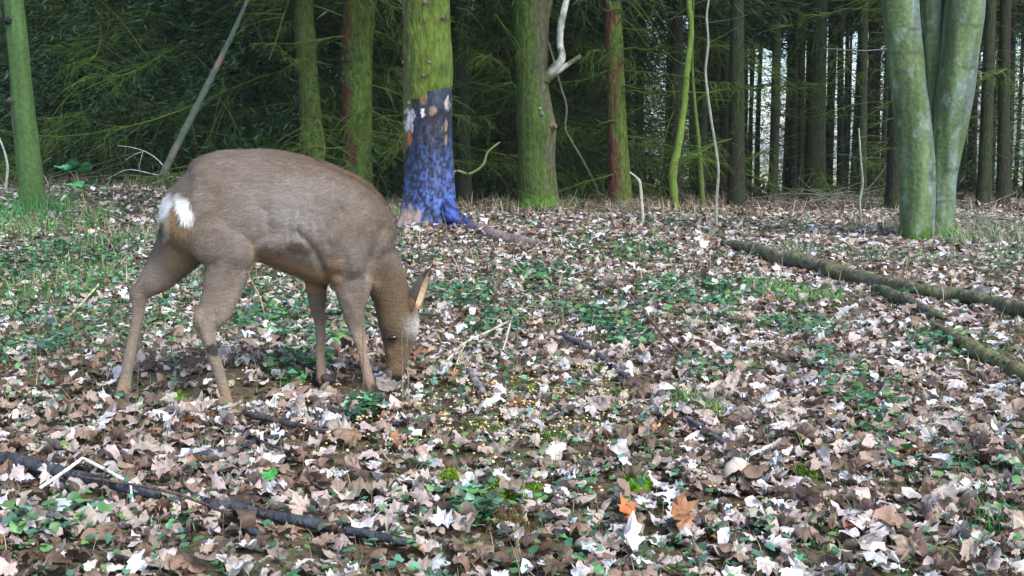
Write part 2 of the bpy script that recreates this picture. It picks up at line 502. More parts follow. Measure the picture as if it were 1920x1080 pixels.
# spruce crown of needle sprays
def crown_mesh(name, z0, z1, r0, r1, n, seed, sz=(.10, .30), col=(.028, .05, .018)):
    g = np.random.default_rng(seed)
    u = g.random(n)
    z = z0 + (z1 - z0) * u ** 1.1
    rad = r0 + (r1 - r0) * (z - z0) / (z1 - z0)
    # sprays hang along whorled boughs
    a0 = (np.floor(z / .45) * 2.4) + g.integers(0, 6, n) * (2 * math.pi / 6) + g.normal(0, .16, n)
    q = np.sqrt(g.random(n))
    rr = rad * q
    C = np.stack([rr * np.cos(a0), rr * np.sin(a0), z - .28 * rr + g.normal(0, .07, n)], 1)
    out = np.stack([np.cos(a0 + g.normal(0, .7, n)), np.sin(a0 + g.normal(0, .7, n)), g.uniform(-.9, .15, n)], 1)
    out /= np.linalg.norm(out, axis=1)[:, None]
    side = np.cross(out, g.normal(0, 1, (n, 3))); side /= np.linalg.norm(side, axis=1)[:, None] + 1e-9
    L = g.uniform(*sz, n)[:, None]; W = np.minimum(L * g.uniform(.04, .09, n)[:, None], .016 if z0 < 5 else 1)
    V = np.stack([C - side * W * .5, C + out * L * .45 + side * W, C + out * L, C + out * L * .4 - side * W], 1).reshape(-1, 3)
    Fq = np.arange(4 * n).reshape(n, 4)
    c = np.repeat(np.asarray(col)[None] * g.uniform(.5, 1.6, (n, 1)) * (1 + g.normal(0, .08, (n, 3))), 4, 0)
    me = mesh_np(name, V, Fq, c)
    me.materials.append(M_needle)
    return me

CROWN_HIGH = [crown_mesh('crown', 9.2, 19, 2.6, .3, 6500, 100 + i, sz=(.3, .8)) for i in range(3)]
CROWN_MID = [crown_mesh('crown', 3.4, 16, 2.3, .3, 15000, 110 + i, sz=(.10, .34), col=(.020, .048, .018)) for i in range(3)]
CROWN_LOW = [crown_mesh('crown', 0.15, 12, 2.4, .25, 38000, 120 + i, sz=(.06, .20), col=(.020, .052, .020)) for i in range(3)]
def spray_mesh(name, seed):
    """sparse clumps of twiggy needles along a bare trunk"""
    g = np.random.default_rng(seed); K = 70; n = 1500
    cz, ca, cr = g.uniform(.8, 9.5, K), g.uniform(0, 6.28, K), g.uniform(.1, 1.1, K)
    k = g.integers(0, K, n)
    C = np.stack([cr[k] * np.cos(ca[k]), cr[k] * np.sin(ca[k]), cz[k]], 1) + g.normal(0, 1, (n, 3)) * np.array([.13, .13, .06])
    out = g.normal(0, 1, (n, 3)) * np.array([1, 1, .5]); out /= np.linalg.norm(out, axis=1)[:, None]
    side = np.cross(out, g.normal(0, 1, (n, 3))); side /= np.linalg.norm(side, axis=1)[:, None] + 1e-9
    L = g.uniform(.05, .17, n)[:, None]; W = L * g.uniform(.08, .18, n)[:, None]
    V = np.stack([C - side * W * .5, C + out * L * .45 + side * W, C + out * L, C + out * L * .4 - side * W], 1).reshape(-1, 3)
    c = np.repeat(np.array((.03, .055, .026))[None] * g.uniform(.5, 1.6, (n, 1)), 4, 0)
    me = mesh_np(name, V, np.arange(4 * n).reshape(n, 4), c); me.materials.append(M_needle)
    return me
SPRAY = [spray_mesh('low_sprays', 130 + i) for i in range(5)]

def bg_trunk(name, r, H, seed):
    s = Soup(); g = random.Random(seed)
    z = np.linspace(-.3, H, 22)
    P = np.stack([.04 * np.sin(z * .5 + seed) , .04 * np.cos(z * .43 + seed), z], 1)
    rad = r * (1 - .85 * np.clip(z, 0, H) / H) + r * .35 * np.exp(-np.clip(z, 0, 9) / .18)
    s.tube(P, rad, 12)
    V = np.concatenate(s.V)
    c = mixc((.022, .018, .013), (.024, .035, .014), smooth01(fbm(V * np.array([5, 5, 1.5]), seed, 3) + .18 * V[:, 0] / r, .4, .62))
    me = mesh_np(name, V, np.concatenate(s.F), c, True)
    me.materials.append(M_bark)
    return me
BGT = [bg_trunk('trunk', r, 17, i) for i, r in enumerate((.09, .12, .15, .19))]

def whorl_mesh(name, z0, z1, n, seed, Lr=(.3, 1.3)):
    """thin dead side branches up a trunk, joined: too fine to pick apart"""
    g = random.Random(seed); s = Soup()
    for k in range(n):
        z = g.uniform(z0, z1); a = g.uniform(0, 6.28); L = g.uniform(*Lr)
        t = np.linspace(0, 1, 5)[:, None]
        d = np.array([math.cos(a), math.sin(a), 0])
        sd_ = np.array([-d[1], d[0], 0])
        P = d * L * t + np.array([0, 0, z]) + np.array([0, 0, -g.uniform(.0, .4)]) * L * t ** 2 + sd_ * g.uniform(-.2, .2) * L * t ** 2
        s.tube(P, .006 * (1 - .7 * t[:, 0]), 3)
        for q in range(4):
            f = g.uniform(.25, 1); ii = f * 4; i0 = min(3, int(ii))
            b = P[i0] + (P[i0 + 1] - P[i0]) * (ii - i0)
            e = b + (d * g.uniform(.1, .5) + sd_ * g.uniform(-.6, .6) + np.array([0, 0, g.uniform(-.4, .1)])) * L * .4
            s.tube(np.array([b, (b + e) / 2 + [0, 0, .01], e]), np.array([.003, .002, .001]), 3)
    me = s.mesh(name); me.materials.append(M_twig); return me
WH = [whorl_mesh('dead_branches', .5, 6.5, 60, 200 + i) for i in range(4)]

def bg_spruce(x, y, thick, crown, label, group, whorl=True, nb=0, scale=1.0):
    t = empty('spruce_tree', (x, y, hs(x, y)), label, 'tree', group)
    t.rotation_euler = (R.uniform(-.015, .015), R.uniform(-.015, .015), R.uniform(0, 6.28))
    t.scale = (scale,) * 3
    obj('trunk', BGT[thick], None, t)
    c = obj('crown', crown[R.randrange(len(crown))], None, t); c.rotation_euler.z = R.uniform(0, 6.28)
    if whorl:
        w = obj('dead_branches', WH[R.randrange(4)], None, t, kind='stuff'); w.rotation_euler.z = R.uniform(0, 6.28)
    if crown is CROWN_HIGH and not nb:
        c = obj('low_sprays', SPRAY[R.randrange(5)], None, t, kind='stuff'); c.rotation_euler.z = R.uniform(0, 6.28)
    for k in range(nb):
        add_bough(t, (0, 0, R.uniform(.4, 4.6)), R.uniform(0, 6.28), scale=R.uniform(.6, 1.15) * (1.3 if crown is CROWN_LOW else 1))
    return t

def pxx(x, y): return 960 + F * x / y

placed = []
HERO_XY = []      # filled before scattering
def free(x, y, d):
    for (a, b) in placed:
        if (a - x) ** 2 + (b - y) ** 2 < d * d: return False
    return True

# ---- named trees in the picture ----
GREEN, DGREEN, BROWN, RBROWN = np.array((.13, .19, .02)), np.array((.055, .085, .015)), np.array((.085, .06, .042)), np.array((.09, .045, .028))

# 1. spruce with blue-black coated base
bp = ground(808, 424); Yb = bp[1]
def col_blue(th, z, V, fr):
    u, v = project(V)
    q = np.stack([u / 26, v / 26, 0 * u], 1)
    n = fbm(q, 3, 4)
    n2 = fbm(np.stack([u / 7, v / 10, 0 * u], 1), 9, 3)
    n3 = fbm(np.stack([u / 3.2, v / 5.5, 0 * u], 1), 19, 4)
    base = mixc(np.array((.055, .088, .016)), np.array((.078, .118, .018)), smooth01(n, .3, .7))
    base = mixc(base, np.array((.10, .085, .04)), smooth01(n2, .62, .8) * .35 + .75 * smooth01(-u, -772, -756))
    back = smooth01(np.sin(th) + .1 * n, .0, .5)
    edge = 166 + (n - .5) * 26 + 22 * (u < 800) + 0 * v
    tar = smooth01(v, edge - 2, edge + 3)
    # left edge of the coat is ragged, shows bare wood and bark below 190
    leftb = 772 + (n2 - .5) * 16 - smooth01(v, 230, 400) * 40
    tar = tar * smooth01(u, leftb - 3, leftb + 3)
    navy = mixc(np.array((.005, .006, .010)), np.array((.016, .021, .050)), smooth01(n3, .4, .7))
    blue = mixc(np.array((.008, .011, .035)), np.array((.05, .10, .29)), smooth01(n3 + .0022 * (u - 815), .40, .64))  # brighter to the right: the lit side's blue sheen is painted in
    navy = mixc(navy, np.array((.035, .045, .085)), smooth01(u, 800, 815) * smooth01(-v, -215, -190) * .45)
    coat = mixc(navy, blue, smooth01(v, 225, 385))
    col = mixc(base, coat, tar)
    # bare patches
    def patch(cu, cv, ru, rv, c, s=1.0):
        nonlocal col
        d = ((u - cu) / ru) ** 2 + ((v - cv) / rv) ** 2 + (n2 - .5) * 2.2 + (n3 - .5) * 2.0
        col = mixc(col, np.array(c), (1 - smooth01(d, .7, 1.0)) * (1 - back) * s)
    patch(767, 225, 9, 30, (.36, .36, .38))
    patch(793, 188, 7, 14, (.16, .085, .05))
    patch(794, 211, 5, 8, (.5, .5, .5))
    patch(812, 208, 6, 9, (.18, .12, .08))
    patch(838, 195, 6, 12, (.35, .30, .27), .8)
    patch(836, 235, 3, 12, (.20, .13, .09))
    patch(836, 262, 3, 9, (.20, .13, .09))
    patch(829, 240, 2, 8, (.20, .13, .09))
    patch(767, 262, 6, 18, (.20, .09, .045))
    patch(764, 405, 26, 22, (.22, .16, .13))
    for (cu, cv) in ((799, 10), (832, 36), (794, 43), (757, 118), (797, 145)):
        patch(cu, cv, 7, 6, (.055, .05, .02))
    return col
rings = px_rings([(752, 852, 400), (757, 853, 350), (758, 848, 300), (757, 847, 200), (757, 848, 130), (756, 844, 60), (755, 842, 0)], Yb, bp[2] - .08)
topc = rings[-1]
rings += [(topc[0], Yb, 9, .12), (topc[0], Yb, 17, .02)]
BT = empty('coated_spruce_tree', (bp[0], Yb, bp[2]), 'thick mossy spruce whose lower trunk is coated in blue-black tar', 'tree')
org = np.array(BT.location)
me = trunk_mesh('trunk', rings, sides=120, dz=.014, bark=.0055, furrow=(20, 7), low=.045, colfn=col_blue, seed=4, origin=org, top_coarse=3.2,
                lobes=[(-.35, .42, .14, .13), (-2.5, .42, .18, .12), (-1.15, .22, .045, .09), (-1.9, .25, .05, .12), (1.2, .5, .12, .15), (2.8, .3, .12, .12)])
# glossier where coated: second material by height and place
me.materials.append(M_bark); me.materials.append(M_tar)
cent = np.empty(len(me.polygons) * 3); me.polygons.foreach_get('center', cent); cent = cent.reshape(-1, 3) + org
u_, v_ = project(cent)
nn = fbm(np.stack([u_ / 26, v_ / 26, 0 * u_], 1), 3, 4)
me.polygons.foreach_set('material_index', ((v_ > 168 + (nn - .5) * 26 + 22 * (u_ < 800)) & (u_ > 776 - smooth01(v_, 230, 400) * 40)).astype(np.int32))
obj('trunk', me, None, BT)
# knots
def knot(parent, P, org, r, tilt=(0, -1, .1), c=(.16, .13, .09)):
    bm = bmesh.new()
    bmesh.ops.create_cone(bm, cap_ends=True, segments=9, radius1=r * 1.5, radius2=r * .7, depth=r * 1.6)
    bmesh.ops.create_cone(bm, cap_ends=True, segments=9, radius1=r * .62, radius2=r * .5, depth=r * 2.1)
    me = bpy.data.meshes.new('knot')
    q = Vector(tilt).to_track_quat('Z', 'Y').to_matrix().to_4x4()
    bm.transform(q)
    for v in bm.verts: v.co += Vector([R.uniform(-1, 1) * r * .15 for _ in range(3)])
    bm.to_mesh(me); bm.free()
    set_col(me, np.array([c] * len(me.vertices)))
    o = obj('knot', me, M_bark, parent); o.location = Vector(P) - Vector(org)
for (kx, ky, kr) in ((808, 120, .016), (797, 144, .014), (832, 36, .012), (799, 9, .016), (757, 118, .012)):
    th = math.asin(max(-.95, min(.95, (kx - 802) / 46)))
    rr_ = 45 / F * Yb
    P = at(kx, ky, Yb); P = (P[0], Yb - rr_ * math.cos(th), P[2])
    knot(BT, P, org, kr, (math.sin(th), -math.cos(th), .1))
# roots
def root(parent, org, pxs, col, mat=M_bark, sides=18, name='root', lift=0.3):
    pts = []
    for (a, b, r, Y) in pxs:
        g = ground(a, b) if Y is None else at(a, b, Y)
        rm = r / F * g[1]
        pts.append((g[0], g[1], g[2] + rm * lift if Y is None else g[2], rm))
    q = resample(pts, 44)
    s = Soup(); s.tube(q[:, :3], q[:, 3], sides)
    V = np.concatenate(s.V)
    nrm = (fbm(V * 14, 5, 3) - .5)
    V = V + np.stack([0 * nrm, 0 * nrm, nrm * .014], 1)
    me = mesh_np(name, V - org, np.concatenate(s.F), col(V), True)
    return obj(name, me, mat, parent)
def rootcol(V):
    u, v = project(V)
    n = fbm(V * 30, 8, 3)
    c = mixc(np.array((.12, .09, .08)), np.array((.22, .165, .16)), smooth01(n, .35, .65))
    n3 = fbm(np.stack([u / 3.2, v / 5.5, 0 * u], 1), 19, 4)
    bl = mixc(np.array((.01, .012, .04)), np.array((.05, .09, .33)), smooth01(n3, .4, .62))
    c = mixc(c, bl, smooth01(V[:, 2] * 6 + n * 2 - (u - 850) * .022, 1.0, 1.7) * smooth01(-u, -905, -880))
    return c
root(BT, org, [(828, 375, 16, Yb - .06), (848, 403, 15, Yb - .2), (880, 429, 14, None), (930, 447, 13, None), (985, 458, 11, None), (1040, 464, 5, None)], rootcol)
def rootcol2(V):
    n = fbm(V * 30, 8, 3)
    return mixc(np.array((.13, .10, .075)), np.array((.24, .18, .15)), smooth01(n, .35, .65))
root(BT, org, [(788, 388, 12, Yb - .03), (772, 410, 11, Yb - .12), (752, 425, 8, None), (732, 433, 4, None)], rootcol2, lift=-.1)
root(BT, org, [(806, 395, 10, Yb - .08), (800, 418, 9, Yb - .18), (790, 433, 6, None), (778, 441, 3, None)], rootcol2, lift=-.2)
for k in range(9):
    add_bough(BT, (0, 0, R.uniform(2.4, 4.5)), R.uniform(0, 6.28), which=k % 6)
cr = obj('crown', CROWN_MID[0], None, BT)
placed.append((bp[0], Yb))

# 2. generic named trees
def named_tree(name, label, cat, spec, base_px, colfn, mat=M_bark, sides=56, dz=.022, bark=.006, furrow=(18, 4), low=.05, lobes=(), top=(13, .03), crown=None, seed=1, topy=None, lean=0, parent_extra=True):
    g = ground(*base_px); Y = g[1]
    rg = px_rings(spec, Y, g[2] - .08)
    t = rg[-1]
    # carry on above the frame in the same direction
    p = rg[-3] if len(rg) > 3 else rg[-2]
    dx = (t[0] - p[0]) / max(.1, t[2] - p[2])
    zt = top[0]
    rg += [(t[0] + dx * (zt - t[2]) * .5, Y, (t[2] + zt) / 2, (t[3] + top[1]) / 2), (t[0] + dx * (zt - t[2]) * .8, Y, zt, top[1])]
    T = empty(name, g, label, cat)
    me = trunk_mesh('trunk', rg, sides=sides, dz=dz, bark=bark, furrow=furrow, low=low, lobes=lobes, colfn=colfn, seed=seed, origin=g, top_coarse=t[2] + .4)
    obj('trunk', me, mat, T)
    if crown: obj('crown', crown, None, T)
    placed.append((g[0], Y))
    return T, g

def mossy(a, b, mossdir=0.0, amt=.5, foot=None, s=1):
    """bark colours a (bark) and b (moss); mossdir is the azimuth of the greener side"""
    def f(th, z, V, fr):
        n = fbm(V * np.array([7, 7, 2.5]), s, 4)
        t = smooth01(n + .28 * np.cos(th - mossdir) + (amt - .5), .42, .62)
        c = mixc(np.array(a), np.array(b), t)
        c = c * (.55 + .9 * np.clip(fr, 0, 1))[:, None]
        if foot is not None:
            z0 = V[:, 2].min()
            c = mixc(c, np.array(foot[0]), smooth01(foot[1] - (z - z0 - .08) + (n - .5) * foot[1] * 2.2, 0, foot[1] * .4))
        return c
    return f

T, g = named_tree('beech_tree', 'slender pale green leaning trunk rising from grass at the left edge', 'tree',
    [(38, 86, 385), (36, 80, 340), (28, 72, 260), (21, 62, 190), (20, 58, 140), (14, 52, 80), (8, 43, 0)], (62, 396),
    mossy((.09, .09, .06), (.05, .10, .03), -1.2, .6, s=3), M_smooth, bark=.004, furrow=(12, 3), low=.07, top=(9, .04))
knot(T, np.array(at(22, 40, g[1])) + [0, -.12, 0], g, .03, c=(.02, .02, .02))
knot(T, np.array(at(28, 190, g[1])) + [0, -.15, 0], g, .025, c=(.06, .06, .04))

T, g = named_tree('spruce_tree', 'brown and moss green spruce trunk directly behind the back of the deer', 'tree',
    [(650, 702, 378), (648, 700, 360), (644, 698, 300), (640, 697, 200), (638, 697, 100), (642, 702, 40), (645, 706, 0)], (676, 382),
    mossy((.075, .036, .022), (.05, .085, .016), -.35, .52, s=5), crown=CROWN_MID[1], furrow=(22, 6), bark=.006, top=(16, .02))  # moss on the right; lit and dark halves of the trunk painted in too
for k in range(10):
    add_bough(T, (0, 0, R.uniform(.7, 4.4)), R.choice((R.uniform(2.2, 4.2), R.uniform(-.7, .7))), which=k % 6, scale=R.uniform(.7, 1.1))
for k in range(8): add_bough(T, (0, -.1, R.uniform(.3, 3)), R.uniform(3.3, 6), STUBS)

T, g = named_tree('spruce_tree', 'thin shaded spruce trunk just left of the brown and green one', 'tree',
    [(566, 614, 376), (565, 612, 330), (562, 606, 250), (556, 596, 150), (552, 590, 60), (550, 586, 0)], (590, 378),
    mossy((.03, .022, .016), (.045, .07, .015), -.9, .5, s=6), crown=CROWN_MID[2], furrow=(22, 6), top=(16, .02))
for k in range(12):
    add_bough(T, (0, 0, R.uniform(.7, 4.4)), R.uniform(0, 6.28), which=k % 6, scale=R.uniform(.7, 1.1))

T, g = named_tree('broadleaf_tree', 'straight furrowed trunk with bright moss at its foot and a burr', 'tree',
    [(972, 1048, 388), (972, 1043, 350), (971, 1040, 300), (971, 1040, 260), (970, 1043, 232), (970, 1034, 205), (970, 1027, 150), (968, 1027, 80), (964, 1030, 30), (962, 1034, 0)], (1010, 392),
    mossy((.07, .07, .043), (.048, .08, .017), -2.2, .5, foot=((.055, .14, .012), .2), s=8), furrow=(30, 2.2), bark=.008, lobes=[(-.2, .35, .09, .2), (-1.0, .3, .06, .15), (-2.9, .3, .05, .15)], top=(12, .06))
def limb(parent, org, pxs, mat, name='branch', sides=8, colfn=None, n=30):
    pts = []
    for (a, b, r, Y) in pxs:
        P = at(a, b, Y); pts.append((*P, r / F * Y))
    q = resample(pts, n)
    s = Soup(); s.tube(q[:, :3], q[:, 3], sides)
    V = np.concatenate(s.V)
    V = V + (fbm(V * 20, 3, 2) - .5)[:, None] * q[:, 3].mean() * .5
    c = colfn(V) if colfn else np.full((len(V), 3), .1)
    return obj(name, mesh_np(name, V - np.asarray(org), np.concatenate(s.F), c, True), mat, parent)
Yt = g[1]
def lichen(V):
    return mixc(np.array((.10, .12, .06)), np.array((.45, .47, .42)), smooth01(fbm(V * 6, 4, 3), .4, .6))
o = limb(T, g, [(1022, 150, 9, Yt - .1), (1040, 128, 9, Yt - .15), (1054, 108, 7.5, Yt - .2), (1050, 80, 6, Yt - .22), (1053, 40, 6.5, Yt - .25), (1062, 0, 6, Yt - .25), (1072, -60, 5, Yt - .3)], M_smooth, colfn=lichen)
o['label'] = 'pale lichen spotted upright branch'
limb(T, g, [(1028, 148, 6, Yt - .1), (1060, 124, 4.5, Yt - .15), (1090, 104, 4, Yt - .2)], M_smooth, colfn=lichen)
limb(T, g, [(1005, 50, 20, Yt), (1020, 10, 15, Yt), (1034, -60, 12, Yt), (1060, -260, 8, Yt)], M_bark, colfn=lambda V: mixc(np.array((.11, .11, .05)), np.array((.09, .14, .03)), fbm(V * 8, 4, 3)), sides=16)
knot(T, np.array(at(1037, 238, Yt)) + [0, -.18, 0], g, .05, (.7, -.7, 0), c=(.14, .10, .06))
knot(T, np.array(at(1015, 215, Yt)) + [0, -.24, 0], g, .035, (.3, -1, 0), c=(.16, .14, .12))
knot(T, np.array(at(1012, 205, Yt)) + [0, -.24, 0], g, .02, (.3, -1, 0), c=(.25, .23, .2))

T, g = named_tree('spruce_tree', 'spruce trunk half rusty brown half green between the furrowed trunk and the curved sapling', 'tree',
    [(1142, 1186, 385), (1140, 1182, 330), (1138, 1176, 250), (1136, 1171, 150), (1134, 1166, 60), (1133, 1164, 0)], (1163, 388),
    mossy((.09, .04, .026), (.06, .09, .017), -.25, .5, s=9), crown=CROWN_MID[0], furrow=(22, 6), top=(16, .02))  # green right, rusty left: moss plus the lit and dark sides as bark colour
for k in range(16):
    add_bough(T, (0, 0, R.uniform(.35, 4.0)), R.choice((R.uniform(-1.2, .9), R.uniform(0, 6.28))), which=k % 6, scale=R.uniform(.35, .7))
for k in range(8): add_bough(T, (0, -.1, R.uniform(.3, 3)), R.uniform(3.3, 6), STUBS)

# 3. multi-stemmed smooth barked tree at the right
g = ground(1738, 448); Yt = g[1]
T = empty('hornbeam_tree', g, 'smooth grey-green tree forking into several stems from one mossy foot', 'tree')
ft = ((.05, .12, .015), .12)
def horn(base, s):
    def f(th, z, V, fr):
        c = base(th, z, V, fr)
        ln = fbm(V * np.array([3.5, 3.5, 26]), s + 50, 3)
        c = mixc(c, np.array((.05, .06, .04)), smooth01(ln, .66, .76) * .7)         # dark cross scars
        vs = fbm(V * np.array([16, 16, 1.2]), s + 60, 3)
        c = c * (.78 + .44 * smooth01(vs, .35, .65))[:, None]                       # algae streaks down the stem
        sp = fbm(V * 9, s + 70, 3)
        return mixc(c, np.array((.19, .23, .20)), smooth01(sp, .62, .72) * .5)       # pale lichen patches
    return f
def stem(spec, Yo, seed, foot=True, zb=None, lobes=(), top=(11, .05), sides=64, name='stem'):
    Y = Yt + Yo
    rg = px_rings(spec, Y, g[2] - .1 if zb is None else zb)
    t = rg[-1]; pz = rg[-2]
    dx = (t[0] - pz[0]) / (t[2] - pz[2])
    rg += [(t[0] + dx * 3.5, Y + Yo * 1.2, t[2] + 4, t[3] * .75), (t[0] + dx * 5.5, Y + Yo * 2, top[0], top[1])]
    me = trunk_mesh(name, rg, sides=sides, dz=.02, bark=.004, furrow=(10, 3), low=.09, lobes=lobes, seed=seed, origin=g, top_coarse=t[2] + .4,
        colfn=horn(mossy((.10, .14, .115), (.08, .12, .05), -2.4, .44, foot=ft if foot else None, s=seed), seed))
    o = obj(name, me, M_smooth, T); return o
stem([(1688, 1752, 440), (1688, 1752, 400), (1686, 1752, 300), (1680, 1745, 240), (1672, 1738, 180), (1664, 1728, 110), (1655, 1722, 0)], -.05, 21, lobes=[(-2.2, .3, .05, .2), (-.8, .3, .04, .2)])
stem([(1738, 1786, 440), (1736, 1786, 400), (1738, 1790, 350), (1744, 1800, 300), (1751, 1812, 240), (1757, 1824, 180), (1764, 1833, 110), (1776, 1848, 0)], .05, 22, lobes=[(-.6, .3, .05, .2)])
stem([(1732, 1766, 330), (1731, 1766, 240), (1730, 1766, 120), (1728, 1765, 0)], .22, 23, foot=False, zb=g[2] + .3, sides=40)
stem([(1736, 1756, 300), (1748, 1768, 220), (1762, 1782, 120), (1776, 1797, 0)], .05, 24, foot=False, zb=g[2] + .4, sides=32)
stem([(1770, 1784, 250), (1778, 1790, 150), (1788, 1800, 0)], .3, 25, foot=False, zb=g[2] + .5, sides=24)
limb(T, g, [(1664, 92, 1.8, Yt - .1), (1620, 95, 1.4, Yt - .15), (1580, 93, 1.1, Yt - .2), (1543, 90, .7, Yt - .25)], M_smooth, colfn=lambda V: np.full((len(V), 3), .09), sides=5)
knot(T, np.array(at(1711, 113, Yt)) + [0, -.15, 0], g, .028, (0, -1, .2), c=(.2, .11, .08))
placed.append((g[0], Yt))

# 4. saplings and poles
def pole(name, label, cat, pxs, col, base=True, mat=M_smooth, sides=10, twigs=0, group=None, n=60, rough=.25, lengthen=None):
    pts = []
    Y0 = None
    for i, e in enumerate(pxs):
        a, b, r = e[:3]
        if i == 0:
            G = ground(a, b); Y0 = G[1]; P = G - [0, 0, .03]
        else:
            P = at(a, b, e[3] if len(e) > 3 else Y0)
        pts.append((*P, r / F * P[1]))
    q = resample(pts, n)
    s = Soup(); s.tube(q[:, :3], q[:, 3], sides)
    V = np.concatenate(s.V); org = q[0, :3]
    Cc = np.repeat(q[:, :3], sides, 0)
    V = Cc + (V - Cc) * (1 + (fbm(V * np.array([14, 14, 30]), 3, 3) - .5) * rough * 2.4)[:, None]
    c0 = col(V) if callable(col) else mixc(np.array(col) * .75, np.array(col) * 1.3, fbm(V * np.array([18, 18, 7]), 4, 3))
    me = mesh_np(name, V - org, np.concatenate(s.F), c0, True)
    if twigs:
        T = empty(name, org, label, cat, group)
        obj('stem', me, mat, T)
        for k in range(twigs):
            f = R.uniform(.25, .95); p0 = q[int(f * (n - 1)), :3]
            L = R.uniform(.2, .6)
            a = R.choice((R.uniform(-.6, .6), R.uniform(2.5, 3.8)))
            t = np.linspace(0, 1, 6)[:, None]
            P = p0 + np.array([math.cos(a), math.sin(a) * .6, R.uniform(-.2, .5)]) * L * t + np.array([0, 0, R.uniform(-.4, .3)]) * L * t ** 2
            s2 = Soup(); s2.tube(P, .003 * (1 - .6 * t[:, 0]), 4, col=(.10, .13, .07))
            obj('twig', s2.mesh('twig', origin=org), mat, T)
        return T
    return obj(name, me, mat, None, label, cat, group, None, tuple(org))

pole('leaning_pole', 'bare grey-green dead pole leaning right up from behind the rump of the deer', 'dead sapling',
    [(292, 352, 7), (310, 318, 7), (350, 237, 6.8), (375, 188, 6.2), (400, 138, 5.6), (430, 76, 4.8), (452, 28, 4), (470, -15, 3.4), (505, -100, 2)],
    lambda V: mixc(np.array((.07, .10, .075)), np.array((.16, .13, .09)), smooth01(fbm(V * np.array([4, 4, 4]), 12, 3), .5, .62)))
pole('sapling', 'curved moss green sapling bending left at its foot', 'sapling',
    [(1268, 392, 7), (1262, 350, 8.5), (1262, 320, 8), (1272, 270, 7), (1282, 200, 6.5), (1288, 130, 6), (1296, 60, 5.5), (1291, 0, 5), (1285, -60, 4.5), (1290, -200, 3)], (.11, .17, .03), twigs=6)
pole('sapling', 'thin dim green sapling between the curved sapling and the pale wavy one', 'sapling',
    [(1318, 388, 6), (1315, 340, 5), (1310, 270, 4.5), (1303, 200, 3.5), (1298, 120, 2.5), (1300, 0, 2)], (.07, .11, .025))
pole('sapling', 'pale wavy thin stem standing alone at the edge of the dark spruces', 'sapling',
    [(1344, 428, 2.6), (1343, 380, 2.8), (1347, 320, 2.8), (1340, 265, 2.8), (1333, 220, 2.6), (1326, 170, 2.4), (1323, 130, 2.4), (1328, 80, 2.2), (1325, 30, 2), (1330, -20, 1.8), (1325, -120, 1)], (.26, .27, .21), twigs=5)
pole('sapling', 'short snapped pale stem with a bent tip in front of the rusty brown spruce', 'sapling',
    [(1206, 422, 2.8), (1204, 390, 2.8), (1200, 345, 3), (1194, 334, 2.5), (1180, 322, 1.2)], (.36, .34, .27))
pole('climbing_stem', 'thin winding vine-like stem hanging beside the furrowed trunk', 'vine',
    [(1130, 385, 3), (1118, 350, 2.5), (1095, 305, 2.4), (1070, 262, 2.3), (1060, 240, 2.2), (1062, 200, 2), (1052, 165, 2), (1040, 120, 2), (1025, 70, 2), (1010, 20, 1.8), (998, -40, 1.6)], (.14, .14, .09))
pole('sapling', 'twiggy pale stem at the far left edge beside the leaning trunk', 'sapling',
    [(8, 362, 3), (14, 320, 2.4), (10, 290, 2), (0, 262, 1.6), (-12, 230, 1)], (.28, .3, .25))
pole('sapling', 'slim greyish sapling standing right of centre by fallen twigs', 'sapling',
    [(1616, 422, 2.8), (1612, 380, 2.4), (1617, 345, 2.4), (1614, 300, 2), (1610, 240, 1.4)], (.2, .22, .17), twigs=5)
# curved mossy stems left of centre trunk
pole('bent_branch', 'curving greenish bare branch hanging right of the tar coated trunk', 'branch',
    [(858, 412, 1.2), (850, 326, 2.2), (880, 326, 2.2), (905, 310, 2.2), (915, 285, 2), (938, 266, 1.4)], (.13, .17, .06))
pole('bent_branch', 'thin grey stick leaning left of the tar coated trunk', 'branch',
    [(752, 372, 2.5), (728, 320, 2.2), (706, 270, 2.0), (690, 230, 1.6)], (.17, .17, .12))
pole('bent_branch', 'second slimmer stick crossing behind the first beside the coated trunk', 'branch',
    [(735, 356, 2.5), (722, 310, 2.2), (704, 255, 2.0), (700, 200, 1.6)], (.12, .12, .07))

# grey twiggy branch left of the rump
Yp = ground(310, 352)[1] - 1.2
for i, (pts_, lb) in enumerate([([(320, 329), (296, 300), (272, 284), (245, 276), (220, 273)], 'upper forked grey twig sticking out left behind the rump'),
        ([(322, 331), (290, 327), (243, 318), (215, 328), (200, 336)], 'middle grey twig sticking out left behind the rump'),
        ([(322, 331), (290, 342), (250, 355), (225, 362)], 'lowest grey twig drooping left behind the rump')]):
    if i == 0:
        TW = empty('forked_twig', at(322, 331, Yp), 'grey forked dead branch poking out behind the rump of the deer', 'branch')
    q = resample([(*at(a, b, Yp), 1) for a, b in pts_], 16)
    s = Soup(); s.tube(q[:, :3], np.linspace(.010, .004, 16), 6, col=(.36, .37, .33))
    if i == 0:
        for (a, b) in (((270, 283), (235, 300)), ((268, 284), (260, 318))):
            s.tube(np.array([at(*a, Yp), at((a[0] + b[0]) / 2, (a[1] + b[1]) / 2 - 2, Yp), at(*b, Yp)]), np.array([.006, .005, .003]), 5, col=(.33, .34, .3))
    obj('twig', s.mesh('twig', origin=np.array(TW.location)), M_bark, TW)
s = Soup(); a = at(322, 331, Yp); b = a + np.array([.35, .25, 0]); b[2] = hs(b[0], b[1])
s.tube(resample([(*a, 1), (*((a + b) / 2 + [0, 0, .05]), 1), (*b, 1)], 10)[:, :3], np.linspace(.011, .016, 10), 6, col=(.3, .3, .26))
obj('twig', s.mesh('twig', origin=np.array(TW.location)), M_bark, TW)

# ------------------------------------------------------------------ the forest behind
SKYG = 'spruce trunks in the open right part of the wood'
THICK = 'spruces of the dark thicket behind the clearing'
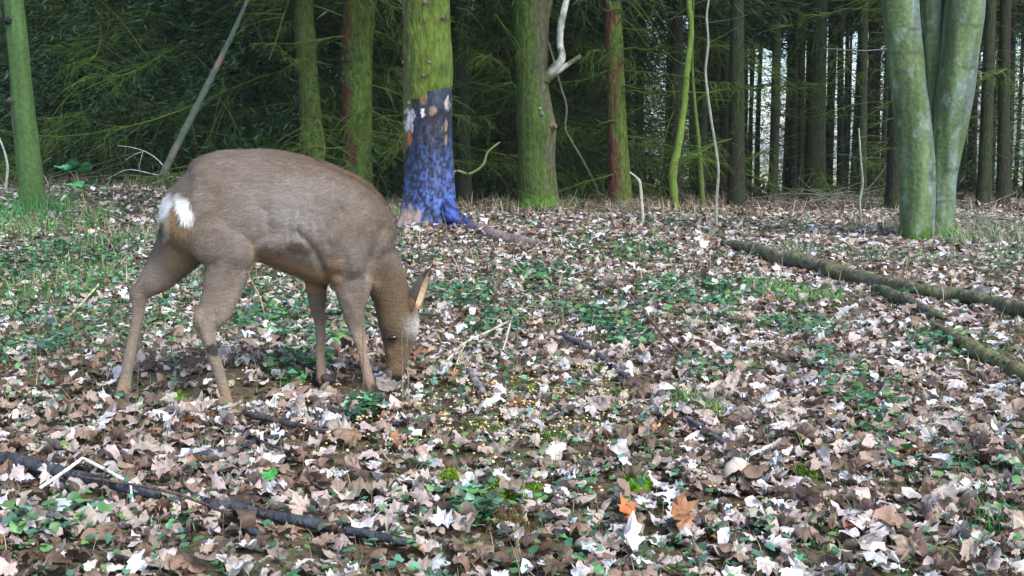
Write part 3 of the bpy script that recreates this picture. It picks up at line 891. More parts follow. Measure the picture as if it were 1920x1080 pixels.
# a few wide nearer dark trunks in the right half
for (px_, py_, th_, lb) in ((1375, 386, 1, 'dark spruce just right of the pale wavy stem'), (1532, 378, 3, 'broadest dark spruce trunk in the right part of the wood'), (1445, 380, 0, 'dark spruce left of the broad dark trunk'),
        (1672, 396, 1, 'dark spruce half hidden behind the left edge of the forked tree'), (1612, 378, 0, 'dark spruce between the broad trunk and the forked tree'), (1838, 385, 0, 'dark spruce just right of the forked tree'), (1880, 386, 0, 'dark spruce standing behind the brush at the right edge')):
    G = ground(px_, py_)
    t = bg_spruce(G[0], G[1], th_, CROWN_HIGH, lb, None, nb=3); del_ = 0
    placed.append((G[0], G[1]))
bgn_ = 0
def want_open(px): return px > 1290
GAPS = ((1420, 1478), (1492, 1508), (1580, 1604), (1625, 1660), (1725, 1732), (1848, 1870), (1885, 1960))
for zone, quota in (('open', 122), ('thicket', 122)):
    tries = n_ = 0
    while tries < 9000 and n_ < quota:
        tries += 1
        y = (21.5 + 28 * R.random()) if zone == 'open' else (17.5 + 24 * R.random())
        half = .46 * y + (1.5 if zone == 'open' else 4.5)
        x = R.uniform(-half, half)
        px_ = pxx(x, y)
        if want_open(px_) != (zone == 'open'): continue
        if not free(x, y, .95 if zone == 'open' else 1.5): continue
        if zone == 'open' and any(a < px_ < b for a, b in GAPS) and R.random() < .4: continue
        placed.append((x, y)); n_ += 1
        if zone == 'open':
            bg_spruce(x, y, R.choice((0, 0, 0, 1, 1, 2)), CROWN_HIGH, 'thin dark spruce with bright gaps beside it deep in the right part of the wood', SKYG, scale=R.uniform(.6, 1.0))
        else:
            low = ((y > 22 and R.random() < .7) or px_ < 640) and px_ < 1190
            if px_ < 640 and y < 19.5: continue
            bg_spruce(x, y, R.choice((0, 1, 1, 2)) if px_ > 640 else 0, CROWN_LOW if low else CROWN_MID, 'shaded spruce with branches to the ground in the thicket behind the deer' if low else 'shaded bare trunked spruce with dead mossy branches in the thicket behind the deer', THICK, nb=0 if y > 30 else ((26 if y < 24 else 8) if low else (16 if y < 24 else 10)))
# dark low undergrowth closing the view along the ground at the far side of the wood
g_ = np.random.default_rng(23)
US = Soup()
for (n, ya, yb, hh) in ((9000, 24, 34, (.15, .55)), (14000, 36, 52, (.3, 1.15))):
    y = g_.uniform(ya, yb, n); x = g_.uniform(-.1, .62, n) * y
    H = g_.uniform(*hh, n) * (.4 + fbm(np.stack([x * .7, y * .7, 0 * x], 1), 8, 2)); a = g_.uniform(0, 6.28, n)
    z = hgt(x, y) + H * g_.random(n)
    out = np.stack([np.cos(a), np.sin(a), g_.uniform(-.4, .8, n)], 1) * g_.uniform(.1, .35, n)[:, None]
    sd_ = np.stack([-np.sin(a), np.cos(a), g_.uniform(-1, 1, n)], 1) * g_.uniform(.01, .035, n)[:, None]
    P = np.stack([x, y, z], 1)
    V = np.stack([P - sd_ * .4, P + out * .5 + sd_, P + out, P + out * .5 - sd_], 1).reshape(-1, 3)
    c = np.array([(.035, .05, .02), (.06, .045, .03), (.03, .07, .025)])[g_.integers(0, 3, n)] * g_.uniform(.6, 1.4, (n, 1))
    US.add(V, np.arange(4 * n).reshape(n, 4), np.repeat(c, 4, 0))
obj('undergrowth', US.mesh('undergrowth', smooth=False), M_needle, None, 'low dark undergrowth between the far spruce trunks', None, None, 'stuff')

# ------------------------------------------------------------------ leaf litter
def outline(kind):
    if kind == 'maple':
        ang = [0, 14, 26, 38, 52, 66, 80, 95, 108, 122, 138, 155, 172]
        rad = [1.0, .72, .74, .52, .86, .62, .60, .42, .62, .50, .46, .40, .22]
    elif kind == 'oak':
        ang = [0, 12, 22, 34, 48, 62, 80, 100, 120, 140, 158, 172]
        rad = [1.0, .90, .66, .68, .48, .52, .42, .48, .52, .66, .78, .92]
    else:
        ang = [0, 18, 36, 54, 72, 90, 108, 126, 144, 162]
        rad = [1.0, .88, .72, .62, .56, .54, .56, .62, .74, .9]
    a = np.radians(ang + [360 - v for v in ang[1:]][::-1])
    r = np.array(rad + rad[1:][::-1])
    return a, r

def leaf_template(kind, rings):
    a, r = outline(kind)
    P = [np.zeros((1, 2))]
    for k in range(1, rings + 1):
        f = k / rings
        rr = r * f if k == rings else (r * .7 + .3 * r.mean()) * f
        P.append(np.stack([rr * np.cos(a), rr * np.sin(a)], 1))
    P = np.concatenate(P); n = len(a)
    tr = [(0, 1 + i, 1 + (i + 1) % n) for i in range(n)]
    for k in range(1, rings):
        b0 = 1 + (k - 1) * n; b1 = 1 + k * n
        for i in range(n):
            j = (i + 1) % n
            tr += [(b0 + i, b1 + i, b1 + j), (b0 + i, b1 + j, b0 + j)]
    return P, np.array(tr)

def simple_template(m=6, el=.6):
    a = np.arange(m) * 2 * math.pi / m
    P = np.stack([np.cos(a), el * np.sin(a)], 1)
    P = np.concatenate([P])
    tr = np.array([(0, i, i + 1) for i in range(1, m - 1)])
    return P, tr

def curl(P, size, k1, ax, k2, warp, g):
    """P (K,2); arrays over N leaves -> (N,K,3)"""
    N = len(size); K = len(P)
    c, s = np.cos(ax)[:, None], np.sin(ax)[:, None]
    u = P[None, :, 0] * c + P[None, :, 1] * s
    v = -P[None, :, 0] * s + P[None, :, 1] * c
    k = k1[:, None]
    x = np.sin(k * u) / k
    z = (1 - np.cos(k * u)) / k
    z = z + k2[:, None] * v ** 2 + warp[:, None] * u * v
    z = z + g.normal(0, .085, (N, K))
    x = x * (1 + g.normal(0, .07, (N, K))); v = v * (1 + g.normal(0, .07, (N, K)))
    V = np.stack([x, v, z], -1) * size[:, None, None]
    return V

def rotmats(yaw, tilt, az):
    """tilt about a horizontal axis at azimuth az, after yaw"""
    N = len(yaw)
    cy, sy = np.cos(yaw), np.sin(yaw)
    Z = np.zeros((N, 3, 3)); Z[:, 0, 0] = cy; Z[:, 0, 1] = -sy; Z[:, 1, 0] = sy; Z[:, 1, 1] = cy; Z[:, 2, 2] = 1
    kx, ky = np.cos(az), np.sin(az)
    c, s = np.cos(tilt), np.sin(tilt); C = 1 - c
    T = np.zeros((N, 3, 3))
    T[:, 0, 0] = c + kx * kx * C; T[:, 0, 1] = kx * ky * C; T[:, 0, 2] = ky * s
    T[:, 1, 0] = kx * ky * C; T[:, 1, 1] = c + ky * ky * C; T[:, 1, 2] = -kx * s
    T[:, 2, 0] = -ky * s; T[:, 2, 1] = kx * s; T[:, 2, 2] = c
    return T @ Z

PAL = np.array([.90, .96, 1.0]) * np.array([(.56, .48, .44), (.56, .535, .525), (.40, .31, .26), (.27, .185, .135), (.19, .115, .075), (.10, .06, .04), (.42, .33, .26), (.30, .13, .06)])
def scatter_pts(n, y0, y1, g, margin=1.18, extra=.35):
    e = .9 if y0 < 5 else (1.5 if y0 < 9 else 2.0)      # denser towards the viewer's end of the clearing
    y = (g.random(n) * (y1 ** e - y0 ** e) + y0 ** e) ** (1 / e)
    half = .4142 * y * margin + extra
    x = g.uniform(-1, 1, n) * half
    if margin > 1.1:      # the carpet thins out but goes on well beyond the clearing's middle
        k = g.random(n) < .13
        x = np.where(k, np.sign(x) * (half + np.abs(x) * .55), x)
    return x, y

def green_map(x, y):
    """0..1 cover of herbs by place (more on the left, in patches elsewhere)"""
    px_, py_ = project(np.stack([x, y, hgt(x, y)], 1))
    n = fbm(np.stack([x * 1.6, y * 1.1, 0 * x], 1), 41, 3)
    n = smooth01(n, .44, .64)
    left = smooth01(-px_, -420, -120) * smooth01(-py_, -900, -650) * .8
    v = np.clip(n * .62 + left * (.25 + .9 * fbm(np.stack([x * 4, y * 2.5, 0 * x], 1), 42, 2)), 0, 1)
    return v

LS = Soup()
def litter_batch(kind, rings, n, y0, y1, seed, size=(.026, .052), lift=.022, kk=(.3, 1.9), tiltmax=.68, dark=False):
    g = np.random.default_rng(seed)
    if kind == 'simple': P, tr = simple_template(6, .62)
    else: P, tr = leaf_template(kind, rings)
    x, y = scatter_pts(n, y0, y1, g)
    keep = g.random(n) > .6 * green_map(x, y)
    for Hf in HOOF.values():      # trodden spots: the hooves stand clear of the litter
        keep &= (np.abs(x - Hf[0]) / .055) ** 2 + ((y - Hf[1] + .045) / .08) ** 2 > 1
    x, y = x[keep], y[keep]; n = len(x)
    sz = g.uniform(*size, n) * np.where(g.random(n) < .12, 1.35, 1)
    k1 = g.uniform(*kk, n); 
    V = curl(P, sz, k1, g.uniform(0, 3.14, n), g.normal(0, .28, n), g.normal(0, .3, n), g)
    flip = np.where(g.random(n) < .5, -1, 1)[:, None]
    V[:, :, 2] *= flip
    M = rotmats(g.uniform(0, 6.28, n), np.abs(g.normal(0, tiltmax * .55, n)), g.uniform(0, 6.28, n))
    V = np.einsum('nij,nkj->nki', M, V)
    V[:, :, 2] -= V[:, :, 2].min(axis=1)[:, None]
    V[:, :, 2] += (hgt(x, y) - .006 + g.random(n) * lift)[:, None]
    V[:, :, 0] += x[:, None]; V[:, :, 1] += y[:, None]
    K = len(P)
    Fc = (tr[None] + (np.arange(n) * K)[:, None, None]).reshape(-1, 3)
    prob = np.array([.15, .07, .20, .19, .16, .11, .11, .01]); prob = prob / prob.sum()
    c = PAL[g.choice(len(PAL), n, p=prob)] * g.uniform(.75, 1.2, (n, 1)) * (1 + g.normal(0, .03, (n, 3)))
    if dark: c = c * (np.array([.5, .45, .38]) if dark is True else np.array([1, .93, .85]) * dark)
    c = np.repeat(c, K, 0) * (1 + g.normal(0, .10, (n * K, 1)))
    LS.add(V.reshape(-1, 3), Fc, c)
litter_batch('maple', 2, 4200, 1.6, 5.2, 1, size=(.015, .040), kk=(.5, 2.6))
litter_batch('oak', 2, 3400, 1.6, 5.2, 2, size=(.014, .036), kk=(.5, 2.6))
litter_batch('oval', 2, 5200, 1.6, 5.2, 3, size=(.012, .032), kk=(.6, 3.0))
litter_batch('maple', 3, 900, 1.6, 3.4, 21, size=(.026, .044), kk=(.4, 2.2))
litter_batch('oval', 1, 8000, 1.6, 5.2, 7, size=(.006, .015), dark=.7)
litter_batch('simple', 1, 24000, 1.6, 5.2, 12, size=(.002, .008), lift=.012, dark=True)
litter_batch('maple', 1, 8500, 5.2, 9.5, 4, size=(.018, .042))
litter_batch('oval', 1, 14000, 5.2, 9.5, 5, size=(.014, .034))
litter_batch('simple', 1, 34000, 9.5, 16, 6, size=(.018, .045), lift=.03)
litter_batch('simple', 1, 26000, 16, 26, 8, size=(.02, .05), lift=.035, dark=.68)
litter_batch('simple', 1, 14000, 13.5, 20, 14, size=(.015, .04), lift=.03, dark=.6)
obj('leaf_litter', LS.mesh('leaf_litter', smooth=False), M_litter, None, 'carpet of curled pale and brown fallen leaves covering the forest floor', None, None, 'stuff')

# individually built leaves: parts of the floor
def leaf_mesh(name, kind, size, k1, ax, k2, warp, seed, rings=3, stalk=True):
    g = np.random.default_rng(seed)
    P, tr = leaf_template(kind, rings)
    V = curl(P, np.array([size]), np.array([k1]), np.array([ax]), np.array([k2]), np.array([warp]), g)[0]
    if stalk:
        a = np.array([-.2 * size, 0, V[0, 2]]); n0 = len(V)
        b = np.array([-1.1 * size, .1 * size, V[0, 2] + .15 * size])
        V = np.concatenate([V, [a + [0, .012 * size, 0], a - [0, .012 * size, 0], b + [0, .01 * size, 0], b - [0, .01 * size, 0]]])
        tr = np.concatenate([tr, [[n0, n0 + 1, n0 + 3], [n0, n0 + 3, n0 + 2]]])
    V[:, 2] -= V[:, 2].min()
    return mesh_np(name, V, tr, None, True)
LM = []
for i in range(14):
    k = ('maple', 'maple', 'oak', 'oval', 'maple', 'oval', 'oak')[i % 7]
    me = leaf_mesh('leaf', k, 1.0, R.uniform(.8, 2.4), R.uniform(0, 3.1), R.uniform(-.35, .4), R.uniform(-.35, .35), 300 + i, rings=3)
    me.materials.append(M_leafone); LM.append(me)
g_ = np.random.default_rng(77)
x_, y_ = scatter_pts(292, 2.05, 4.4, g_, margin=1.02, extra=0)
def on_slope(o, x, y, lift=.01, tilt=.5):
    o.location = (x, y, hs(x, y) + lift)
    o.rotation_euler = (R.gauss(0, tilt), R.gauss(0, tilt), R.uniform(0, 6.28))
for x, y in zip(x_, y_):
    if any((abs(x - P[0]) / .06) ** 2 + ((y - P[1] + .045) / .09) ** 2 < 1 for P in HOOF.values()): continue
    o = obj('leaf', LM[R.randrange(14)], None, FLOOR)
    on_slope(o, float(x), float(y), R.uniform(.006, .03), .5)
    s_ = R.uniform(.022, .046) * (1.2 if R.random() < .15 else 1)
    o.scale = (s_, s_, s_ * R.choice((1, 1, -1)))

# leaves that stand out
def hero_leaf(px, py, size, kind, col, label, rot=(0, 0, 0), k1=.8, ax=0., k2=.1, warp=.1, seed=1, lift=.02, cat='leaf', rough=.5, name='fallen_leaf', jag=0):
    G = ground(px, py)
    me = leaf_mesh(name, kind, size, k1, ax, k2, warp, seed, rings=4)
    m = ramp_mat(name, [(.35, tuple(c * .8 for c in col)), (.65, tuple(min(1, c * 1.15) for c in col))], scale=1.5 / size, bump=.5, bump_scale=3 / size, rough=rough, grain=.15, grain_scale=4 / size, transl=.1)
    o = obj(name, me, m, None, label, cat)
    o.location = G + [0, 0, lift]; o.rotation_euler = rot
    return o
hero_leaf(1168, 1008, .064, 'maple', (.42, .14, .045), 'bright orange-brown lobed leaf standing upright in the foreground', (.95, .1, 1.3), k1=.25, k2=.03, warp=.05, seed=2, lift=.03)
hero_leaf(1262, 1016, .066, 'maple', (.30, .15, .075), 'dull brown lobed leaf standing just right of the orange one', (1.2, -.2, 1.2), k1=.45, seed=3, lift=.035)
hero_leaf(1470, 795, .042, 'maple', (.30, .22, .16), 'arched tan leaf bent like a tent at right of the foreground', (0.2, -.1, .4), k1=-1.5, seed=4, lift=.012)
hero_leaf(742, 728, .036, 'maple', (.62, .58, .60), 'crinkled near white leaf just right of the front hoof', (.7, 0, .8), k1=.8, k2=.2, seed=5)
hero_leaf(312, 598, .045, 'oak', (.50, .44, .38), 'large pale folded leaf standing between the two hind legs', (.9, .3, .5), k1=1.2, seed=6, lift=.03)
hero_leaf(88, 620, .05, 'oval', (.44, .47, .48), 'large bluish white curled leaf in the herbs at far left', (.8, .2, 2.2), k1=1.0, seed=7, lift=.03)
hero_leaf(95, 858, .04, 'oval', (.48, .40, .34), 'pale rounded leaf leaning above the white bent stalk', (.9, .1, 2.4), k1=.4, seed=8, lift=.025)
hero_leaf(420, 812, .045, 'oak', (.56, .48, .42), 'pale leaf eaten into holes below the near hind hoof', (.9, .3, 1.9), k1=.7, seed=9, lift=.025)
hero_leaf(530, 676, .04, 'oval', (.50, .50, .52), 'narrow silvery leaf leaning between hind and front legs', (.5, .9, 2.4), k1=1.4, seed=10, lift=.02)
hero_leaf(722, 752, .045, 'oak', (.20, .17, .15), 'curled grey-brown leaf hiding the tip of the muzzle', (1.1, .2, .3), k1=1.0, seed=31, lift=.045)
hero_leaf(762, 752, .042, 'maple', (.24, .19, .15), 'brown-grey leaf standing right in front of the muzzle', (1.1, -.2, 2.0), k1=.9, seed=32, lift=.04)
hero_leaf(800, 668, .035, 'maple', (.36, .24, .16), 'tan leaf propped upright to the right of the head of the deer', (1.0, .1, 1.1), k1=.8, seed=33, lift=.025)
hero_leaf(650, 660, .05, 'oval', (.17, .12, .10), 'large brown leaf lying between the two front legs', (.3, .1, 1.4), k1=1.2, seed=34, lift=.02)
hero_leaf(1130, 590, .05, 'oval', (.60, .54, .50), 'broad whitish leaf lying flat in the middle of the clearing', (.35, 0, 2.7), k1=.6, seed=11, lift=.02)
hero_leaf(1676, 695, .036, 'oak', (.78, .76, .78), 'brilliant white scrap-like leaf at the right side of the clearing', (.6, .2, .3), k1=.3, seed=12, lift=.02)
hero_leaf(1836, 560, .055, 'oval', (.45, .47, .48), 'pale grey leaf propped up behind the mossy log', (.9, .5, 2.0), k1=1.0, seed=13, lift=.03)
hero_leaf(1308, 470, .10, 'maple', (.56, .48, .43), 'big pale torn leaf raised above the litter beside the fallen log tip', (.8, .2, 1.0), k1=.8, seed=14, lift=.04)
hero_leaf(770, 808, .042, 'maple', (.60, .54, .52), 'white curled leaf below the front hoof', (.4, .2, 2.6), k1=1.2, seed=15, lift=.02)
hero_leaf(920, 705, .036, 'maple', (.58, .54, .53), 'crumpled whitish leaf under the fork of the bent straw', (.6, .4, 1.6), k1=1.1, seed=16, lift=.02)
hero_leaf(1040, 735, .034, 'oak', (.28, .15, .10), 'russet curled leaf in the middle foreground near the corn', (.5, .1, 2.8), k1=1.5, seed=17, lift=.02)
hero_leaf(340, 812, .036, 'oval', (.26, .11, .05), 'rusty brown leaf lying left of the near hind hoof', (.3, .1, 2.8), k1=1.4, seed=18, lift=.02)
hero_leaf(850, 715, .034, 'oval', (.34, .15, .07), 'orange-brown rolled leaf below the bent straw', (.2, .1, .1), k1=1.8, seed=19, lift=.016)
hero_leaf(1245, 788, .022, 'oval', (.05, .33, .03), 'single bright green round leaf standing right of centre', (1.1, 0, 1.7), k1=.4, seed=20, lift=.03, cat='green leaf', name='green_leaf')
hero_leaf(1376, 886, .027, 'oval', (.035, .20, .045), 'dark green round leaf at the lower right of the clearing', (1.0, .1, 1.5), k1=.4, seed=21, lift=.02, cat='green leaf', name='green_leaf')
hero_leaf(995, 788, .018, 'oval', (.10, .36, .33), 'small turquoise leaf in the middle foreground', (.9, .2, .4), k1=.4, seed=22, lift=.02, cat='green leaf', name='green_leaf')
hero_leaf(505, 914, .022, 'oval', (.05, .28, .05), 'bright green pointed leaf in the lower left foreground', (.5, -.3, .4), k1=.8, seed=23, lift=.02, cat='green leaf', name='green_leaf')
hero_leaf(100, 950, .022, 'oval', (.06, .32, .07), 'bright green leaf beside the grey branch in the bottom left corner', (.8, -.3, 2.4), k1=.5, seed=24, lift=.02, cat='green leaf', name='green_leaf')

# ------------------------------------------------------------------ herbs, grass, moss, corn
HS = Soup()
hcols = 1.35 * np.array([(.03, .10, .05), (.045, .13, .045), (.06, .155, .045), (.03, .085, .06), (.07, .18, .11), (.085, .15, .04), (.05, .075, .04)])
def herb_leaves(x, y, z, sz, g, tint=None):
    n = len(x); m = 8
    a = np.arange(m) * 2 * math.pi / m
    P = np.stack([np.cos(a) * (1 + .06 * np.cos(3 * a)), .82 * np.sin(a)], 1); P = np.concatenate([[(0, 0)], P]); P[1] = (.82, 0) ; P[5] = (-.62, 0)
    tr = np.array([(0, 1 + i, 1 + (i + 1) % m) for i in range(m)])
    V = curl(P, sz, g.uniform(.2, .9, n), g.uniform(0, 3.14, n), g.normal(0, .2, n), g.normal(0, .2, n), g)
    M = rotmats(g.uniform(0, 6.28, n), np.abs(g.normal(0, .45, n)), g.uniform(0, 6.28, n))
    V = np.einsum('nij,nkj->nki', M, V) + np.stack([x, y, z], 1)[:, None, :]
    c = hcols[g.integers(0, len(hcols), n)] * g.uniform(.6, 1.35, (n, 1)) if tint is None else np.asarray(tint)[None] * g.uniform(.6, 1.4, (n, 1))
    HS.add(V.reshape(-1, 3), (tr[None] + (np.arange(n) * len(P))[:, None, None]).reshape(-1, 3), np.repeat(c, len(P), 0))
g_ = np.random.default_rng(5)
for (n, y0, y1, sz) in ((11000, 1.7, 5.2, (.004, .0125)), (13500, 5.2, 9.5, (.009, .019)), (9000, 9.5, 18, (.014, .030))):
    x, y = scatter_pts(n * 3, y0, y1, g_)
    k = g_.random(len(x)) < green_map(x, y) * .5 + .022
    x, y = x[k], y[k]
    herb_leaves(x, y, hgt(x, y) + g_.uniform(.012, .052, len(x)), g_.uniform(*sz, len(x)), g_)
def patch_pts(px, py, rx, ry, n, g):
    C = ground(px, py)
    a = g.uniform(0, 6.28, n); q = np.sqrt(g.random(n))
    rxm = rx / F * C[1]; rym = ry / F * C[1] / max(.07, CAMZ / C[1])
    x = C[0] + q * np.cos(a) * rxm; y = C[1] + q * np.sin(a) * min(rym, 1.4)
    return x, y, C
for (px_, py_, rx, ry, n) in ((520, 590, 70, 40, 260), (560, 690, 60, 30, 130), (685, 785, 32, 16, 110), (1020, 520, 60, 14, 160), (870, 560, 60, 24, 130), (1130, 610, 50, 20, 130), (1290, 555, 90, 28, 300),
        (1370, 540, 60, 16, 120), (1240, 420, 70, 10, 120), (960, 425, 50, 8, 60), (1210, 470, 60, 12, 110), (1500, 620, 80, 20, 120), (930, 620, 60, 20, 120), (1560, 690, 60, 20, 60), (130, 480, 110, 50, 500),
        (60, 660, 70, 50, 110), (250, 520, 60, 30, 150), (110, 1000, 100, 30, 60), (890, 975, 50, 20, 70), (1180, 640, 50, 20, 90), (380, 545, 50, 30, 120), (1790, 650, 90, 20, 80), (1640, 780, 60, 25, 40),
        (1700, 860, 110, 50, 60), (1620, 740, 100, 25, 60), (1330, 700, 80, 25, 50), (500, 540, 40, 20, 60), (735, 470, 24, 14, 40), (640, 640, 50, 40, 90), (560, 640, 50, 20, 80)):
    n = int(n * 1.6)
    x, y, C = patch_pts(px_, py_, rx, ry, n, g_)
    herb_leaves(x, y, hgt(x, y) + g_.uniform(.01, .05, n), g_.uniform(.008, .016, n) * (1 + .06 * C[1]), g_)
obj('ground_ivy', HS.mesh('ground_ivy', smooth=False), M_herb, None, 'low green creeping herbs scattered through the leaf litter', None, None, 'stuff')

def blades(x, y, hgt_rng, w, g, cols, bend=(.2, .8), name=None, soup=None, zoff=0, seg=3):
    n = len(x)
    H = g.uniform(*hgt_rng, n); a = g.uniform(0, 6.28, n); b = g.uniform(*bend, n)
    z = hgt(x, y) + zoff
    t = np.linspace(0, 1, seg + 1)
    px_ = x[:, None] + np.cos(a)[:, None] * (b * H)[:, None] * t ** 1.8
    py_ = y[:, None] + np.sin(a)[:, None] * (b * H)[:, None] * t ** 1.8
    pz_ = z[:, None] + H[:, None] * (t - .25 * b[:, None] * t ** 2)
    wa = a + 1.57 + g.normal(0, .5, n)
    ww = (w * (1 - t ** 1.5 * .9))[None, :] * g.uniform(.6, 1.3, n)[:, None]
    L = np.stack([px_ - np.cos(wa)[:, None] * ww, py_ - np.sin(wa)[:, None] * ww, pz_], -1)
    Rr = np.stack([px_ + np.cos(wa)[:, None] * ww, py_ + np.sin(wa)[:, None] * ww, pz_], -1)
    V = np.stack([L, Rr], 2).reshape(n, -1, 3)
    K = 2 * (seg + 1)
    q = np.array([(2 * i, 2 * i + 1, 2 * i + 3, 2 * i + 2) for i in range(seg)])
    c = np.asarray(cols)[g.integers(0, len(cols), n)] * g.uniform(.7, 1.3, (n, 1))
    soup.add(V.reshape(-1, 3), (q[None] + (np.arange(n) * K)[:, None, None]).reshape(-1, 4), np.repeat(c, K, 0))
GS = Soup(); gc = [(.05, .16, .03), (.07, .22, .04), (.10, .22, .05), (.16, .19, .08)]
straw = [(.34, .27, .16), (.22, .16, .10), (.42, .36, .26)]
for (px_, py_, rx, ry, n, hh, cols) in ((1510, 560, 60, 18, 420, (.02, .07), [(.06, .24, .03), (.09, .27, .04)]), (1440, 545, 50, 12, 300, (.03, .09), [(.08, .26, .04), (.10, .24, .05)]), (60, 405, 60, 14, 350, (.10, .30), [(.04, .24, .04), (.05, .18, .05)]), (110, 430, 90, 26, 500, (.08, .22), gc),
        (60, 560, 110, 120, 900, (.03, .13), gc), (1310, 770, 50, 25, 110, (.03, .07), gc), (1330, 790, 20, 10, 40, (.04, .08), [(.16, .24, .04)]), (700, 400, 60, 10, 200, (.05, .2), straw + gc), (1000, 390, 90, 8, 300, (.05, .22), straw + gc),
        (1850, 455, 110, 16, 700, (.05, .25), [(.16, .2, .1), (.25, .26, .17)]), (1650, 430, 60, 10, 200, (.05, .2), straw), (1600, 1010, 130, 30, 160, (.01, .035), [(.05, .2, .04), (.09, .2, .04)]), (1870, 985, 60, 30, 150, (.01, .035), [(.05, .22, .04)]),
        (240, 450, 70, 20, 260, (.05, .2), gc + straw), (1230, 395, 120, 6, 300, (.05, .2), straw), (560, 560, 90, 60, 300, (.02, .08), gc)):
    x, y, C = patch_pts(px_, py_, rx, ry, n, g_)
    blades(x, y, hh, .0016 * (1 + .12 * C[1]), g_, cols, soup=GS)
x, y = scatter_pts(6500, 1.8, 6, g_); blades(x, y, (.015, .08), .0009, g_, gc + straw, soup=GS)
x, y = scatter_pts(3600, 6, 16, g_); blades(x, y, (.04, .16), .0028, g_, gc + straw * 2, soup=GS)
x, y = scatter_pts(4500, 14, 24, g_); blades(x, y, (.05, .3), .004, g_, straw, soup=GS)
for (n, y0, y1, hh, w) in ((26000, 1.7, 5.2, (.006, .022), .0012), (22000, 5.2, 11, (.01, .035), .0024)):
    x, y = scatter_pts(n, y0, y1, g_)
    k = g_.random(n) < smooth01(fbm(np.stack([x * 3.1, y * 2.2, 0 * x], 1), 61, 3), .5, .62) + .25 * green_map(x, y)
    blades(x[k], y[k], hh, w, g_, [(.05, .11, .025), (.08, .13, .02), (.03, .10, .045), (.11, .13, .04)], soup=GS, seg=1, zoff=g_.uniform(0, .02, int(k.sum())), bend=(.3, 1.3))
obj('grass', GS.mesh('grass', smooth=False), M_grass, None, 'thin green and straw coloured grass growing through the litter', None, None, 'stuff')

# moss cushions: each clump a thing
def moss_clump(px, py, rx, ry, label, col, n=700, hh=.02):
    C = ground(px, py); g = np.random.default_rng(int(px * 7 + py))
    rxm = rx / F * C[1]; rym = rxm * .8 if ry is None else min(ry / F * C[1] / max(.07, CAMZ / C[1]), rxm * 2.2)
    a = g.uniform(0, 6.28, n); q = np.sqrt(g.random(n)) * (1 + .25 * np.sin(3 * a + px))
    x = C[0] + q * np.cos(a) * rxm; y = C[1] + q * np.sin(a) * rym
    s = Soup()
    dome = hh * 1.1 * np.sqrt(np.clip(1 - (q / 1.3) ** 2, 0, 1)) * (.5 + vnoise(np.stack([x, y, 0 * x], 1) * 60, 2))
    blades(x, y, (hh * .25, hh * .65), .0016 * (C[1] / 3), g, [tuple(np.array(col) * f) for f in (.6, 1, 1.4)], soup=s, zoff=dome - .004, seg=1, bend=(.3, 1.2))
    # cushion body
    nr, na = 6, 20
    th = np.arange(na) * 2 * math.pi / na
    V = [[C[0], C[1], C[2] + hh]]
    for k in range(1, nr + 1):
        f = k / nr * 1.0
        rr = f * (1 + .25 * np.sin(3 * th + px))
        X = C[0] + rr * np.cos(th) * rxm; Y = C[1] + rr * np.sin(th) * rym
        Zt = hgt(X, Y) + hh * np.sqrt(max(0, 1 - f * f)) - (.01 if k == nr else 0) + .4 * hh * (vnoise(np.stack([X, Y, 0 * X], 1) * 60, 2) - .5)
        V += list(np.stack([X, Y, Zt], 1))
    V = np.array(V)
    tr = [(0, 1 + i, 1 + (i + 1) % na) for i in range(na)]
    for k in range(1, nr):
        for i in range(na):
            j = (i + 1) % na; b0 = 1 + (k - 1) * na; b1 = 1 + k * na
            tr += [(b0 + i, b1 + i, b1 + j), (b0 + i, b1 + j, b0 + j)]
    s.add(V, np.array(tr), np.array(col) * .6)
    me = s.mesh('moss_clump', smooth=False, origin=C)
    obj('moss_clump', me, M_moss, None, label, 'moss', 'moss cushions on the forest floor', None, tuple(C))
ym = (.17, .25, .015); dm = (.08, .13, .02)
moss_clump(985, 735, 20, 30, 'bright yellow-green upright moss cushion in the middle foreground', ym)
moss_clump(1195, 915, 26, 22, 'vivid green moss cushion just above the orange leaf', (.12, .27, .015))
moss_clump(985, 935, 36, 16, 'olive green moss cushion at the bottom left of the orange leaf', (.13, .2, .02))
moss_clump(935, 930, 20, 12, 'small lime moss cushion left of the olive one', (.14, .26, .02))
moss_clump(845, 908, 26, 12, 'flat moss cushion in the foreground left of the lime one', ym)
moss_clump(1160, 750, 30, 20, 'dull olive moss cushion beside the straight dark stick', dm)
moss_clump(905, 812, 34, 14, 'dark flat moss cushion strewn with corn', dm)
moss_clump(1125, 700, 16, 10, 'small moss cushion close to the upper end of the dark stick', dm)
moss_clump(320, 760, 30, 14, 'bright moss cushion between the hind hooves', (.13, .24, .015))
moss_clump(965, 990, 34, 20, 'brownish moss tuft at the bottom centre edge', (.11, .08, .03))
moss_clump(1040, 830, 30, 10, 'thin olive moss strip right of the turquoise leaf', dm)
moss_clump(1510, 905, 20, 9, 'thin moss strip at lower right of the clearing', dm)
moss_clump(1035, 388, 26, 4, 'vivid green moss at the foot of the furrowed trunk', (.055, .17, .012), n=900, hh=.07)
moss_clump(1735, 456, 55, 4, 'vivid green moss around the foot of the forked tree', (.055, .16, .015), n=600, hh=.03)
moss_clump(1790, 447, 15, 3, 'bright moss tuft at the right of the forked tree foot', (.09, .24, .02), n=300, hh=.06)

